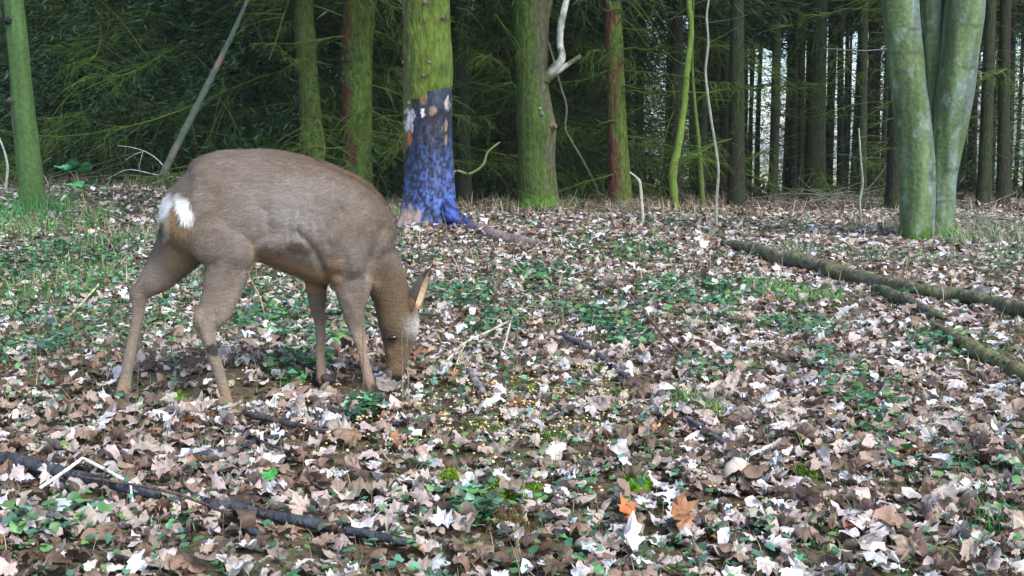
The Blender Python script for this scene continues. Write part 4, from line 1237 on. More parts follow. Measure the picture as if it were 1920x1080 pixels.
# corn kernels
KS = Soup()
bm = bmesh.new(); bmesh.ops.create_icosphere(bm, subdivisions=1, radius=1)
KV = np.array([v.co[:] for v in bm.verts]); KF = np.array([[v.index for v in f.verts] for f in bm.faces]); bm.free()
KV[:, 2] *= .55; KV[:, 0] *= 1.0 + .25 * (KV[:, 1] > 0)
g_ = np.random.default_rng(19)
cx, cy = [], []
for (px_, py_, rx, ry, n) in ((1040, 800, 240, 110, 46), (900, 740, 160, 60, 22), (1090, 720, 120, 60, 12), (630, 760, 120, 60, 10), (500, 860, 120, 40, 4), (1350, 920, 80, 30, 3), (700, 830, 90, 40, 7), (340, 730, 140, 40, 5), (1450, 860, 100, 40, 2), (1230, 600, 120, 30, 5)):
    x, y, C = patch_pts(px_, py_, rx, ry, n, g_)
    for a, b in zip(x, y):
        k = int(g_.integers(2, 26)); sp = g_.uniform(.008, .05)
        k = max(1, int(k * .6)); cx.append(a + g_.normal(0, sp, k)); cy.append(b + g_.normal(0, sp, k))
x = np.concatenate(cx); y = np.concatenate(cy); n = len(x)
sz = g_.uniform(.0028, .0050, n)
M = rotmats(g_.uniform(0, 6.28, n), g_.normal(0, .8, n), g_.uniform(0, 6.28, n))
V = np.einsum('nij,nkj->nki', M, KV[None] * sz[:, None, None]) + np.stack([x, y, hgt(x, y) + g_.uniform(.006, .034, n)], 1)[:, None]
cc = np.array([(.62, .42, .14), (.66, .50, .26), (.62, .52, .36), (.55, .32, .10)])[g_.integers(0, 4, n)]
KS.add(V.reshape(-1, 3), (KF[None] + (np.arange(n) * len(KV))[:, None, None]).reshape(-1, 3), np.repeat(cc, len(KV), 0))
obj('corn_kernels', KS.mesh('corn_kernels'), M_corn, None, 'yellow corn kernels scattered as bait among the leaves', None, None, 'stuff')

# ------------------------------------------------------------------ sticks and logs on the ground
def stick(name, label, cat, pxs, col, mat=M_bark, sides=8, lift=.6, n=40, group=None, rough=.2, soupcol2=None, up=0.0):
    pts = []
    for e in pxs:
        a, b, r = e[:3]
        e3 = e[3] if len(e) > 3 else None
        G = ground(a, b); rm = r / F * G[1]
        if e3 is not None:   # raised above the ground by e3 metres: slide along the line of sight
            Y = G[1]
            for _ in range(8):
                P = at(a, b, Y); Y -= (hs(P[0], P[1]) + e3 - P[2]) / (CAMZ / Y) * .8
                Y = max(1.2, Y)
            P = at(a, b, Y); rm = r / F * Y
        else:
            P = G + [0, 0, rm * lift + .020 + up]
        pts.append((*P, rm))
    q = resample(pts, n)
    s = Soup(); s.tube(q[:, :3], q[:, 3], sides)
    V = np.concatenate(s.V)
    c1_ = np.asarray(col)
    Cc = np.repeat(q[:, :3], sides, 0)
    V = Cc + (V - Cc) * (1 + (fbm(V * np.array([14, 14, 30]), 3, 3) - .5) * rough * 2.4)[:, None]
    c = mixc(c1_ * .7, c1_ * 1.3 if soupcol2 is None else np.array(soupcol2), smooth01(fbm(V * 22, 4, 3), .35, .65))
    org = q[0, :3]
    # end caps
    F_ = np.concatenate(s.F); k = len(q)
    capF = [np.arange(sides)[::-1][None], (np.arange(sides) + (k - 1) * sides)[None]]
    me = mesh_np(name, V - org, [F_] + capF, c, True)
    return obj(name, me, mat, None, label, cat, group, None, tuple(org))
slate = (.042, .046, .056); dk = (.045, .04, .042)
stick('fallen_branch', 'thick slate grey branch running in from the bottom left corner', 'branch', [(-60, 875, 13), (0, 886, 13), (80, 903, 12.5), (170, 925, 11), (260, 945, 10), (300, 955, 7)], slate, sides=14, rough=.45, n=80, lift=.35)
stick('fallen_branch', 'slate grey branch piece continuing the thick one along the bottom edge', 'branch', [(385, 965, 9), (440, 975, 10), (520, 993, 10), (600, 1010, 10), (632, 1022, 8)], slate, sides=12, rough=.45, n=60, lift=.2)
stick('fallen_branch', 'forked slate grey branch piece crossing the bottom edge left of centre', 'branch', [(360, 950, 6), (400, 975, 9), (440, 1000, 8), (490, 1030, 6)], slate, sides=12, rough=.45, lift=.1)
stick('fallen_branch', 'slate grey branch end lying lowest at the bottom centre', 'branch', [(650, 1026, 8), (720, 1036, 9), (800, 1050, 8)], slate, sides=10)
stick('twig', 'long thin dark twig crossing over the slate grey branch', 'twig', [(150, 935, 2.5), (260, 950, 3), (340, 975, 3.5), (430, 1012, 3)], (.09, .06, .05), up=.02)
stick('fallen_branch', 'dark thick twig lying below the near hind hoof', 'branch', [(325, 890, 5), (380, 873, 7), (440, 862, 7), (500, 842, 6), (540, 834, 4)], slate)
stick('fallen_branch', 'dark twig sloping right below the front legs', 'branch', [(452, 792, 5), (500, 806, 6), (560, 820, 6), (620, 828, 4), (690, 832, 2)], dk)
stick('twig', 'thin dark twig sloping down left of the bait corn', 'twig', [(440, 830, 2.5), (500, 858, 3), (560, 880, 2.5)], dk, up=.01)
stick('straight_stick', 'straight dark purplish stick in the middle of the clearing', 'stick', [(1056, 641, 5), (1110, 672, 6), (1160, 712, 6), (1205, 748, 4.5)], (.09, .08, .10))
stick('straight_stick', 'lower dark stick piece in line with the purplish one', 'stick', [(1285, 800, 4), (1320, 825, 5.5), (1362, 858, 4.5)], (.09, .085, .10))
stick('twig', 'reddish thin arched twig right of centre', 'twig', [(1155, 530, 1.8), (1195, 580, 2.5), (1240, 625, 3, .05), (1280, 665, 3, .05), (1296, 700, 2)], (.13, .08, .07))
stick('short_stick', 'short thick grey-purple stub of stick below the bent straw', 'stick', [(878, 712, 6), (892, 735, 8), (905, 752, 7)], (.16, .13, .14))
stick('fallen_branch', 'dark branch stub at the left beside the far hind hoof', 'branch', [(262, 760, 4), (285, 762, 5), (308, 764, 3)], dk)
# mossy log
stick('mossy_log', 'long mossy log sloping down across the right side of the clearing', 'log',
    [(1355, 466, 7), (1400, 478, 11), (1450, 495, 13), (1510, 510, 15), (1570, 528, 15), (1640, 546, 13), (1720, 560, 12), (1800, 575, 13), (1880, 590, 14), (1960, 612, 14)], (.17, .145, .11), sides=16, n=140, lift=.75, soupcol2=(.085, .095, .04), rough=.55)
stick('mossy_branch', 'short mossy branch forking below the long log', 'log', [(1640, 556, 10), (1690, 575, 10), (1740, 598, 9), (1768, 608, 6)], (.11, .10, .075), sides=12, soupcol2=(.09, .11, .05), rough=.5, lift=.7)
stick('mossy_branch', 'half buried yellowish log running out at the lower right edge', 'log', [(1745, 620, 8), (1800, 655, 14), (1860, 690, 16), (1940, 730, 16)], (.15, .12, .07), sides=12, soupcol2=(.12, .12, .05), lift=.25, rough=.5)
# pale stalks
def at_h(px, py, hh):
    G = ground(px, py); Y = G[1]
    return Y
stick('bent_stalk', 'bright white stalk bent into an angle above the slate grey branch', 'stalk', [(76, 914, 3.2, .05), (115, 888, 3.4, .055), (154, 860, 3.4, .05), (157, 860, 3.2, .05), (200, 882, 3, .045), (243, 906, 3, .04), (245, 910, 2.2, .036), (249, 946, 2.4, .004)], (.80, .78, .74), sides=8, rough=.05, soupcol2=(.85, .84, .82))
stick('bent_straw', 'pale forked dry straw bent over right of the head of the deer', 'straw', [(802, 722, 2.2, .004), (835, 680, 2.2, .03), (872, 643, 2.4, .06), (915, 622, 2.2, .08), (955, 602, 2, .09), (957, 603, 2, .09), (948, 640, 1.8, .05), (938, 672, 1.6, .01)], (.42, .36, .28), sides=6, rough=.05)
stick('bent_straw', 'thin dry straw running down from the forked one', 'straw', [(872, 645, 1.6, .055), (862, 665, 1.5, .04), (850, 700, 1.4, .006)], (.40, .34, .26), sides=5, rough=.05)
stick('bent_straw', 'yellow straw lying slanted in the herbs behind the hind leg at left', 'straw', [(110, 612, 2.5, .01), (150, 572, 2.4, .05), (186, 532, 2, .09)], (.40, .36, .20), sides=5, rough=.05)
stick('bent_straw', 'curved tan straw standing under the belly of the deer', 'straw', [(500, 612, 1.6, .01), (488, 560, 1.6, .06), (468, 520, 1.5, .1)], (.34, .25, .14), sides=5, rough=.05)
stick('bent_straw', 'curved tan straw in the litter below the tar coated trunk', 'straw', [(868, 552, 1.5, .01), (858, 500, 1.5, .12), (836, 462, 1.3, .2)], (.36, .28, .2), sides=5, rough=.05)

# upright thin stalks, one thing each
STG = 'thin upright dry stalks in the clearing'
def stalk(px, py_base, py_top, r=1.1, sway=6, col=(.20, .14, .10), label='thin upright dry stalk standing in the leaf litter', Y=None):
    G = ground(px, py_base) if Y is None else np.array([at(px, 500, Y)[0], Y, hs(at(px, 500, Y)[0], Y)])
    Y = G[1]
    P0 = G - [0, 0, .01]
    top = at(px + R.uniform(-sway, sway), py_top, Y)
    mid = at(px + R.uniform(-sway, sway) * .5, (py_base + py_top) / 2, Y)
    q = resample([(*P0, 1), (*mid, 1), (*top, 1)], 12)[:, :3]
    s = Soup(); s.tube(q, np.linspace(r, r * .6, 12) / F * Y, 5, col=col)
    obj('stalk', s.mesh('stalk', origin=G), M_bark, None, label, 'stalk', STG, None, tuple(G))
stalk(755, 762, 622, 1.0, 2, (.24, .20, .17), 'pale upright stem passing just in front of the muzzle')
stalk(765, 755, 628, .9, 2, (.22, .19, .16), 'second pale stem close beside the one before the muzzle')
stalk(681, 775, 610, 1.2, 1, (.12, .10, .08), 'dark upright stem passing in front of the near front leg')
for (a, b, c_) in ((155, 540, 440), (150, 470, 380), (70, 720, 600), (140, 640, 560), (200, 740, 640), (430, 830, 760), (318, 690, 610), (55, 830, 740), (250, 800, 690), (515, 830, 740), (570, 880, 800), (1155, 620, 480), (1056, 600, 540), (905, 480, 430), (1100, 470, 400), (1470, 520, 450), (1870, 520, 450), (1705, 530, 480), (1040, 900, 820), (1140, 870, 800), (1290, 620, 560),
        (1390, 900, 830), (1530, 880, 800), (1800, 930, 840), (640, 950, 880), (700, 1000, 900), (420, 1010, 930), (840, 640, 560), (1200, 540, 480), (760, 590, 500), (980, 470, 425), (940, 475, 420), (860, 452, 400), (835, 455, 395)):
    stalk(a, b, c_, R.uniform(.7, 1.2), 12)

# leafy plant at the left edge of the wood
def herb_plant(px, py_base, py_top, label):
    G = ground(px, py_base); Y = G[1]
    T = empty('leafy_plant', G, label, 'plant')
    q = resample([(*(G - [0, 0, .02]), 1), (*at(px - 8, (py_base + py_top) / 2 + 10, Y), 1), (*at(px - 24, py_top, Y), 1)], 20)[:, :3]
    s = Soup(); s.tube(q, np.linspace(.008, .005, 20), 6, col=(.22, .22, .08))
    obj('stem', s.mesh('stem', origin=G), M_bark, T)
    for k in range(9):
        a = k * 2.4; L = .11
        me = leaf_mesh('leaf', 'oval', L * R.uniform(.7, 1.1), .7, 0, .1, .1, k, rings=2)
        set_col(me, np.tile(np.array((.06, .26, .10)) * R.uniform(.7, 1.3), (len(me.vertices), 1)))
        o = obj('leaf', me, M_herb, T)
        f = 19 if k < 6 else 12
        o.location = Vector(q[f] - G) + Vector((math.cos(a) * .08, math.sin(a) * .06, .02 * (k % 3)))
        o.rotation_euler = (R.uniform(-.5, .1), R.uniform(-.4, .2), a)
herb_plant(166, 412, 322, 'leafy green seedling on a yellowish stem left of the deer')

# brush piles and fine dead twigs
def brush(px, py, w, h, n, label, name='brush_pile', Yr=1.0, cols=((.16, .17, .14), (.10, .11, .08), (.24, .25, .22)), seed=1, rad=.004):
    C = ground(px, py); g = random.Random(seed); s = Soup()
    W = w / F * C[1]; H = h / F * C[1]
    for k in range(n):
        x0 = C[0] + g.uniform(-W, W); y0 = C[1] + g.uniform(-Yr, Yr)
        L = g.uniform(.4, 1.3) * W; a = g.uniform(0, 6.28)
        z0 = hs(x0, y0) + g.uniform(0, H * .8)
        t = np.linspace(0, 1, 6)[:, None]
        z1 = g.uniform(-.3, .35)
        P = np.array([x0, y0, z0]) + np.array([math.cos(a), math.sin(a) * .6, 0]) * L * t + np.array([0, 0, z1]) * L * t + np.array([0, 0, g.uniform(-.3, .2)]) * L * t ** 2
        P[:, 2] = np.maximum(P[:, 2], hgt(P[:, 0], P[:, 1]) + .01)
        s.tube(P, rad * g.uniform(.6, 2.0) * (1 - .6 * t[:, 0]), 4, col=g.choice(cols))
    obj(name, s.mesh(name, origin=C), M_bark, None, label, None, None, 'stuff', tuple(C))
brush(1860, 428, 110, 30, 90, 'grey dead brushwood heaped behind the forked tree', seed=2)
brush(1600, 385, 110, 40, 55, 'loose grey fallen twigs between the dark trunks', seed=3, Yr=1.5, rad=.004)
brush(1120, 395, 80, 26, 70, 'pale dead twigs around the foot of the rusty spruce', seed=4, cols=((.2, .18, .13), (.12, .12, .07)))
brush(1400, 385, 160, 10, 60, 'low dark twigs along the edge of the spruces', seed=5, cols=((.09, .07, .055), (.13, .10, .08)))
brush(880, 375, 90, 30, 50, 'thin dead twigs behind the tar coated trunk', seed=6, cols=((.13, .12, .07), (.09, .10, .05)))
brush(180, 352, 200, 14, 70, 'dark twigs lying at the edge of the thicket on the left', seed=7, cols=((.10, .09, .07), (.06, .07, .04)))

# ------------------------------------------------------------------ the deer
def loft(bm, secs, sides=22, power=2.0, n=None):
    """secs: (centre(3), r_inplane, r_across) ; closed caps"""
    C = np.array([s[0] for s in secs]); A = np.array([[s[1], s[2]] for s in secs])
    q = resample(np.concatenate([C, A], 1), n or len(secs) * 4)
    P = q[:, :3]; T = np.gradient(P, axis=0); T /= np.linalg.norm(T, axis=1)[:, None]
    rings = []
    for i in range(len(P)):
        nn_ = np.cross(WAX, T[i]); nn_ /= np.linalg.norm(nn_)
        w = np.cross(T[i], nn_)
        ring = []
        for k in range(sides):
            th = 2 * math.pi * k / sides
            c_, s_ = math.cos(th), math.sin(th)
            cc_ = math.copysign(abs(c_) ** (2 / power), c_); ss_ = math.copysign(abs(s_) ** (2 / power), s_)
            ring.append(bm.verts.new(P[i] + nn_ * max(.003, q[i, 3]) * cc_ + w * max(.003, q[i, 4]) * ss_))
        rings.append(ring)
    for a, b in zip(rings[:-1], rings[1:]):
        for k in range(sides):
            bm.faces.new((a[k], a[(k + 1) % sides], b[(k + 1) % sides], b[k]))
    for ring, ext in ((rings[0], -1), (rings[-1], 1)):
        bm.faces.new(ring)

def ellipsoid(bm, c, r, rot=None):
    M = Matrix.Translation(Vector(c))
    ax = Matrix((Vector((WAX[1], -WAX[0], 0)), Vector(WAX), Vector((0, 0, 1)))).transposed().to_4x4()
    if rot: ax = ax @ Matrix.Rotation(rot, 4, 'Y')
    M = M @ ax @ Matrix.Diagonal((*r, 1))
    bmesh.ops.create_uvsphere(bm, u_segments=20, v_segments=14, radius=1, matrix=M)

def PX(px, py, off=0.0): return at(px, py, body_y(px) + off)
def pm(px, r): return r / F * body_y(px)
bm = bmesh.new()
trunk_secs = [(312, 375, 24, .035), (322, 380, 48, .07), (345, 388, 76, .098), (375, 390, 94, .115), (415, 388, 104, .125), (460, 386, 105, .13), (510, 388, 106, .135), (560, 402, 110, .14), (610, 421, 110, .135), (655, 440, 103, .12), (684, 454, 86, .10), (706, 466, 66, .08), (718, 474, 44, .055)]
loft(bm, [(PX(a, b), pm(a, r), w) for a, b, r, w in trunk_secs], power=2.15)
# neck and head: (px, py, half thickness px, across m)
neck = [(670, 458, 56, .07), (694, 478, 50, .062), (714, 504, 42, .055), (727, 536, 37, .050), (737, 562, 36, .050), (743, 585, 38, .053), (747, 604, 39, .055), (748, 624, 35, .050), (747, 645, 29, .040), (745, 668, 23, .030), (742, 690, 18.5, .025), (740, 706, 16, .022), (739, 714, 10, .014)]
HO = -.01
loft(bm, [(PX(a, b, HO), pm(a, r), w) for a, b, r, w in neck])
for nm, pts in LEGS.items():
    N_ = len(pts); secs = []
    for i, (a, b, r) in enumerate(pts):
        t = i / (N_ - 1)
        rm = pm(a, r)
        flat = np.interp(t, [0, .3, .55, 1], [.60, .62, .78, .85]) if 'hind' in nm else np.interp(t, [0, .3, .55, 1], [.55, .65, .8, .9])
        secs.append((at(a, b, leg_y(nm, a, t)), rm, rm * flat))
    loft(bm, secs, sides=16)
# muscle and bone landmarks
for (a, b, off, r) in ((404, 428, -.060, (.078, .062, .105)), (385, 425, .050, (.08, .06, .10)), (655, 455, -.080, (.055, .045, .11)), (640, 480, -.085, (.04, .035, .05)), (650, 450, .055, (.075, .055, .12)),
        (250, 548, .085, (.014, .016, .02)), (372, 598, -.082, (.016, .018, .026)), (520, 446, 0, (.16, .13, .068)), (600, 484, 0, (.12, .10, .058)), (690, 500, 0, (.05, .06, .06)),
        (752, 600, -.01, (.045, .056, .038)), (640, 515, -.07, (.03, .03, .035)), (738, 633, -.043, (.016, .014, .014)), (738, 633, .02, (.016, .014, .014)), (737, 655, -.018, (.024, .022, .04))):
    ellipsoid(bm, PX(a, b, off), r)
# tail stub
loft(bm, [(PX(322, 372), .016, .02), (PX(316, 392), .02, .022), (PX(318, 415), .012, .014)], sides=12)
me0 = bpy.data.meshes.new('deer_raw'); bmesh.ops.recalc_face_normals(bm, faces=bm.faces); bm.to_mesh(me0); bm.free()
tmp = bpy.data.objects.new('deer_raw', me0); COL.objects.link(tmp)
md = tmp.modifiers.new('r', 'REMESH'); md.mode = 'VOXEL'; md.voxel_size = .0055; md.use_smooth_shade = True
md2 = tmp.modifiers.new('s', 'SMOOTH'); md2.factor = .6; md2.iterations = 7
dg = bpy.context.evaluated_depsgraph_get(); ev = tmp.evaluated_get(dg)
body = bpy.data.meshes.new_from_object(ev)
bpy.data.objects.remove(tmp)
nv = len(body.vertices)
co = np.empty(nv * 3); body.vertices.foreach_get('co', co); co = co.reshape(-1, 3)
no = np.empty(nv * 3); body.vertices.foreach_get('normal', no); no = no.reshape(-1, 3)
fc = [np.array([v for v in p_.vertices]) for p_ in body.polygons]
fq = np.array([f for f in fc if len(f) == 4]); ft3 = [f for f in fc if len(f) == 3]
# folds and bone edges on the side towards the clearing
def line_d(u, v, pts):
    d = np.full(len(u), 1e9)
    for (a, b) in zip(pts[:-1], pts[1:]):
        ax, ay = a; dx, dy = b[0] - ax, b[1] - ay
        t = np.clip(((u - ax) * dx + (v - ay) * dy) / (dx * dx + dy * dy), 0, 1)
        d = np.minimum(d, np.hypot(u - ax - t * dx, v - ay - t * dy))
    return d
uu, vv = project(co); nearside = smooth01(-(no @ WAX), .05, .5)
for pts, amp, wd in (([(560, 435), (592, 470), (606, 500), (618, 532)], -.009, 9), ([(500, 395), (506, 430), (496, 468), (474, 505)], -.008, 11), ([(718, 430), (706, 470), (690, 512)], -.008, 10),
        ([(690, 385), (672, 420), (655, 462), (668, 500)], .007, 14), ([(640, 400), (618, 440), (622, 480)], -.005, 12), ([(470, 400), (470, 440), (452, 480)], .006, 18), ([(382, 330), (400, 345), (425, 350)], .004, 14),
        ([(372, 590), (380, 618), (392, 650)], .003, 6), ([(404, 590), (404, 622)], -.004, 6), ([(655, 560), (668, 600)], .003, 7), ([(500, 330), (560, 345), (620, 375)], .003, 22)):
    co = co + no * (amp * np.exp(-(line_d(uu, vv, pts) / wd) ** 2) * nearside)[:, None]
for k in range(6):      # faint ribs
    x0 = 545 + k * 17
    co = co + no * (.0016 * np.exp(-(line_d(uu, vv, [(x0, 370), (x0 - 12, 410), (x0 - 8, 450)]) / 5) ** 2) * nearside)[:, None]
# light muscle undulation
co = co + no * ((fbm(co * 9, 31, 2) - .5) * .009)[:, None]

def coat(P, N):
    u, v = project(P)
    n = fbm(P * 16, 2, 3); n2 = fbm(P * np.array([60, 60, 60]), 6, 2); w = (n - .5) * 26
    u2, v2 = u + w, v + (n2 - .5) * 14
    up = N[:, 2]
    c = mixc(np.array((.150, .120, .092)), np.array((.190, .160, .130)), smooth01(n * .7 + n2 * .3, .3, .7))
    # browner back line and shoulders
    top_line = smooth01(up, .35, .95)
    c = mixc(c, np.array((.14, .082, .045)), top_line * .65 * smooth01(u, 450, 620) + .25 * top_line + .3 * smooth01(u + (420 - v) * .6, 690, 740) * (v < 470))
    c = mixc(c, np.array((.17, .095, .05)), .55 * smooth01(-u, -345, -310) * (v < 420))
    # grey flank sheen, painted into the coat colour
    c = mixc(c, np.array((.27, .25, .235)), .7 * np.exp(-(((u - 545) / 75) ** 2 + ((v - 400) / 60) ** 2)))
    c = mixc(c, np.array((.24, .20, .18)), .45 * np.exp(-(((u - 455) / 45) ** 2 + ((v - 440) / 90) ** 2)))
    # belly and inner thigh tan
    belly = smooth01(v2 - (455 + (u - 480) * .33), 0, 16) * (u > 470) * (u < 640) * (v < 548)
    c = mixc(c, np.array((.30, .195, .105)), belly * .85)
    c = mixc(c, np.array((.27, .19, .10)), .85 * smooth01(-np.abs(u2 - 340), -45, -10) * smooth01(v2, 405, 430) * smooth01(-v2, -520, -480))
    c = mixc(c, np.array((.30, .25, .20)), .45 * np.exp(-(((u - 478 + (v - 465) * .42) / 9) ** 2)) * smooth01(v, 440, 470) * smooth01(-v, -580, -540))
    c = mixc(c, np.array((.085, .065, .05)), .5 * np.exp(-(((u - 618 - (v - 480) * .5) / 4.5) ** 2)) * smooth01(v, 445, 470) * smooth01(-v, -530, -505))  # dark line in the fold behind the shoulder: crease shade painted in
    # dark patch behind the elbow
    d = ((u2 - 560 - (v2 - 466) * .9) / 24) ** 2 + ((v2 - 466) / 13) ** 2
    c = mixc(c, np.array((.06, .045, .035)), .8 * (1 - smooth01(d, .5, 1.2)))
    c = mixc(c, np.array((.30, .14, .06)), .7 * np.exp(-(((u - 632) / 11) ** 2 + ((v - 503) / 24) ** 2)))
    # neck darker, chest fold pale
    nk = smooth01(u2, 685, 712) * smooth01(v2, 470, 520)
    c = mixc(c, np.array((.115, .078, .042)), nk * .9)
    c = mixc(c, np.array((.19, .11, .055)), nk * .6 * smooth01(u - (v - 480) * .28, 738, 752))
    c = mixc(c, np.array((.40, .28, .16)), .7 * np.exp(-(((u - 703) / 11) ** 2 + ((v - 528) / 10) ** 2)))
    c = mixc(c, np.array((.07, .055, .045)), .55 * np.exp(-(((u - 722) / 14) ** 2 + ((v - 500) / 30) ** 2)))
    # head
    c = mixc(c, np.array((.42, .38, .38)), .75 * np.exp(-(((u - 771) / 13) ** 2 + ((v - 612) / 17) ** 2)))
    c = mixc(c, np.array((.66, .62, .60)), .8 * np.exp(-(((u - 783) / 7) ** 2 + ((v - 612) / 22) ** 2)))
    c = mixc(c, np.array((.17, .112, .062)), .85 * smooth01(v, 638, 648) * (u > 705) * (u < 800) * (v < 690))
    c = mixc(c, np.array((.03, .024, .02)), .8 * np.exp(-(((u - 734) / 17) ** 2 + ((v - 634) / 3.2) ** 2)))
    c = mixc(c, np.array((.05, .04, .034)), .55 * np.exp(-(((u - 736) / 20) ** 2 + ((v - 624) / 2.4) ** 2)))
    c = mixc(c, np.array((.02, .018, .018)), smooth01(v, 699, 704) * (u > 718) * (u < 765) * (v < 722))
    # legs
    hind_low = smooth01(v, 560, 600) * (u < 470)
    c = mixc(c, np.array((.235, .19, .15)), hind_low * .65)
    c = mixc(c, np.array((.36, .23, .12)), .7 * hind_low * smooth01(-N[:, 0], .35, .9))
    fl = smooth01(v, 600, 640) * (u > 560) * (u < 735) * (np.abs(u - 640 - (v - 600) * .2) < 90)
    fl = fl * ((u < 705) | (v > 690))
    c = mixc(c, np.array((.33, .235, .16)), fl * .75)
    c = mixc(c, np.array((.30, .20, .11)), .6 * smooth01(v, 700, 730) * (u < 470))
    d = ((u2 - 396) / 13) ** 2 + ((v2 - 655) / 15) ** 2
    c = mixc(c, np.array((.028, .025, .026)), .92 * (1 - smooth01(d, .55, 1.1)))
    # white rump: two lobes either side of the tail
    def lobe(cu, cv, ru, rv, ang):
        ca, sa = math.cos(ang), math.sin(ang)
        a_ = ((u2 - w * .5 - cu) * ca + (v2 - cv) * sa) / ru; b_ = (-(u2 - w * .5 - cu) * sa + (v2 - cv) * ca) / rv
        return 1 - smooth01(a_ ** 2 + b_ ** 2, .4, 1.35)
    c = mixc(c, np.array((.80, .80, .80)), np.maximum(lobe(309, 380, 17, 31, .25), lobe(347, 390, 15, 32, -.4)))
    c = mixc(c, np.array((.33, .20, .10)), lobe(323, 414, 8, 26, .1) * .9)
    c = mixc(c, np.array((.62, .50, .32)), lobe(311, 428, 7, 24, .15) * .7)
    return c * (.86 + .13 * n2)[:, None]
# ears
def ear(base, tip, opening, wmax):
    base, tip = np.array(base), np.array(tip); a_ = tip - base; L = np.linalg.norm(a_); a_ /= L
    o_ = np.array(opening, float); o_ -= a_ * o_.dot(a_); o_ /= np.linalg.norm(o_); b_ = np.cross(a_, o_)
    ns, nt_ = 22, 17; V = []; cols = []
    for sh in (0, 1):
        for i in range(ns):
            s = i / (ns - 1)
            w = wmax * (math.sin(min(1, s * 1.05 + .16) * math.pi * .93) ** .75) * (1 if s < .98 else .3) + .001
            w = wmax * max(.02, (4 * ((s * .86 + .14)) * (1 - (s * .86 + .14))) ** .75)
            for k in range(nt_):
                t = -1 + 2 * k / (nt_ - 1); ph = t * math.radians(98 - 30 * s)
                p = base + a_ * L * s + b_ * w * math.sin(ph) - o_ * w * (math.cos(ph) - .35) - o_ * .012 * s
                nrm = b_ * math.sin(ph) - o_ * math.cos(ph)
                p = p + nrm * (.0028 if sh == 0 else -.0012) * (1 - abs(t) ** 6)
                V.append(p)
                if sh == 0:
                    cc_ = np.array((.075, .058, .045)) * (1 - .25 * s)
                    if s > .8: cc_ = np.array((.02, .018, .018))
                    if abs(t) > .9: cc_ = np.array((.16, .10, .05)) if s < .75 else np.array((.02, .018, .018))
                    if s < .25: cc_ = np.array((.22, .12, .07))
                else:
                    cc_ = np.array((.44, .34, .24)) if s > .15 else np.array((.35, .2, .1))
                    if abs(t) > .8 and s > .8: cc_ = np.array((.05, .04, .03))
                cols.append(cc_)
    idx = np.arange(2 * ns * nt_).reshape(2, ns, nt_); Fq = []
    for sh in (0, 1):
        for i in range(ns - 1):
            for k in range(nt_ - 1):
                q = [idx[sh, i, k], idx[sh, i, k + 1], idx[sh, i + 1, k + 1], idx[sh, i + 1, k]]
                Fq.append(q if sh == 0 else q[::-1])
    for i in range(ns - 1):
        for k in (0, nt_ - 1):
            Fq.append([idx[0, i, k], idx[1, i, k], idx[1, i + 1, k], idx[0, i + 1, k]])
    for k in range(nt_ - 1):
        Fq.append([idx[0, ns - 1, k], idx[0, ns - 1, k + 1], idx[1, ns - 1, k + 1], idx[1, ns - 1, k]])
    return np.array(V), np.array(Fq), np.array(cols)
e1 = ear(PX(770, 583, -.035), PX(815, 507, -.06), (.95, -.22, -.05), .038)
e2 = ear(PX(768, 580, .03), PX(806, 520, .08), (.9, .3, -.1), .024)
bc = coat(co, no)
V = np.concatenate([co, e1[0], e2[0]]); Ca = np.concatenate([bc, e1[2], e2[2]])
faces = [np.concatenate([fq, e1[1] + nv, e2[1] + nv + len(e1[0])])]
if ft3: faces.append(np.array(ft3))
dorg = np.array((*(PX(500, 500)[:2]), 0.0)); dorg[2] = hs(dorg[0], dorg[1])
DEER = empty('roe_deer', dorg, 'grey-brown roe deer with white rump patch grazing head down', 'deer')
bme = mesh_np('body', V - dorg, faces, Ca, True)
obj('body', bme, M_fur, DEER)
# fur: short hairs
g_ = np.random.default_rng(99)
fa = faces[0][:len(fq)]
A_, B_, C_, D_ = (V[fa[:, k]] for k in range(4))
area = np.linalg.norm(np.cross(C_ - A_, D_ - B_), axis=1) * .5
NH = 150000
pick = g_.choice(len(fa), NH, p=area / area.sum())
s_, t_ = g_.random(NH)[:, None], g_.random(NH)[:, None]
Pp = A_[pick] * (1 - s_) * (1 - t_) + B_[pick] * s_ * (1 - t_) + C_[pick] * s_ * t_ + D_[pick] * (1 - s_) * t_
Nn = np.cross(C_ - A_, D_ - B_)[pick]; Nn /= np.linalg.norm(Nn, axis=1)[:, None] + 1e-12
u, v = project(Pp)
flow = np.tile(np.array((-.75, -.1, -.6)), (NH, 1))
low = v > 540
flow[low] = (-.1, 0, -1)
nk = (u > 690) & (v > 470); flow[nk] = (-.1, 0, -.8)
rump = u < 370; flow[rump] = (-.3, -.1, -.9)
flow = flow + g_.normal(0, .22, (NH, 3)) + (fbm(Pp * 22, 12, 2) - .5)[:, None] * np.array([.3, .6, .8])
flow -= Nn * (flow * Nn).sum(1)[:, None]; flow /= np.linalg.norm(flow, axis=1)[:, None] + 1e-9
L = np.where(low, .007, .012); L = np.where(rump & (v < 440), .018, L) ; L = np.where(nk, .008, L)
L = (L * g_.uniform(.7, 1.3, NH))[:, None]
tipd = flow + Nn * g_.uniform(.12, .42, NH)[:, None]
side = np.cross(flow, Nn) * .0009
HV = np.stack([Pp - side, Pp + side, Pp + tipd * L], 1).reshape(-1, 3) - dorg
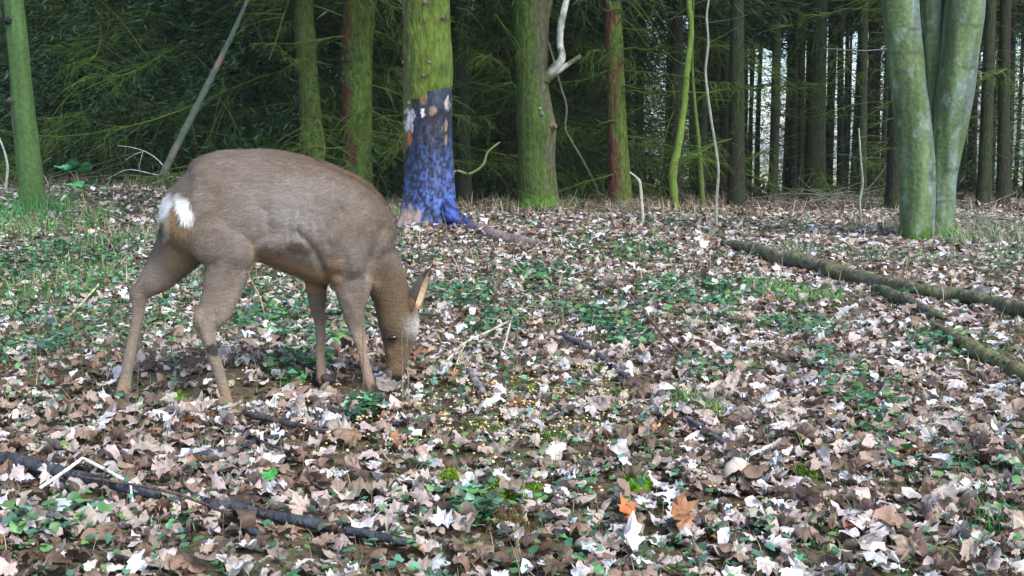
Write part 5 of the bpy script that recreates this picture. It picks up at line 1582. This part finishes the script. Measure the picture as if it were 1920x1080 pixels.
hc = coat(Pp, Nn) * g_.uniform(.86, 1.14, (NH, 1))
hm = mesh_np('fur', HV, np.arange(3 * NH).reshape(-1, 3), np.repeat(hc, 3, 0))
obj('fur', hm, M_fur, DEER, kind='stuff')
# eyes, hooves
for off, lab in ((-.056, None), (.036, None)):
    bm = bmesh.new(); bmesh.ops.create_uvsphere(bm, u_segments=16, v_segments=10, radius=.0095)
    me = bpy.data.meshes.new('eye'); bm.to_mesh(me); bm.free()
    for p_ in me.polygons: p_.use_smooth = True
    o = obj('eye', me, M_eye, DEER); o.location = Vector(PX(736, 633, off) - dorg); o.scale = (1.5, .8, .8)
for nm, P in HOOF.items():
    bm = bmesh.new()
    for sx in (-1, 1):
        M4 = Matrix.Translation(Vector((.008, sx * .009, -.012))) @ Matrix.Diagonal((.021, .0095, .020, 1))
        r_ = bmesh.ops.create_uvsphere(bm, u_segments=12, v_segments=8, radius=1, matrix=M4)
        for v in r_['verts']:
            if v.co.z < -.020: v.co.z = -.020
            v.co.x += -.4 * (v.co.z + .012)
    me = bpy.data.meshes.new('hoof'); bm.to_mesh(me); bm.free()
    for p_ in me.polygons: p_.use_smooth = True
    o = obj('hoof', me, M_hoof, DEER); o.location = Vector(P - dorg) + Vector((.004, -.002, .022)); o.rotation_euler.z = math.radians(20)

# ------------------------------------------------------------------ thin haze volume added to lift the darks, tinted like canopy light
bm = bmesh.new(); bmesh.ops.create_cube(bm, size=1, matrix=Matrix.Translation((0, 450, 9.0)) @ Matrix.Diagonal((1900, 960, 24, 1)))
me = bpy.data.meshes.new('haze'); bm.to_mesh(me); bm.free()
hm_ = bpy.data.materials.new('haze'); hm_.use_nodes = True
hn = hm_.node_tree.nodes; hn.clear()
ho = hn.new('ShaderNodeOutputMaterial'); pv = hn.new('ShaderNodeVolumePrincipled')
pv.inputs['Color'].default_value = (.80, .95, .88, 1); pv.inputs['Density'].default_value = .0005
hm_.node_tree.links.new(pv.outputs[0], ho.inputs['Volume'])
obj('haze', me, hm_, kind='stuff')
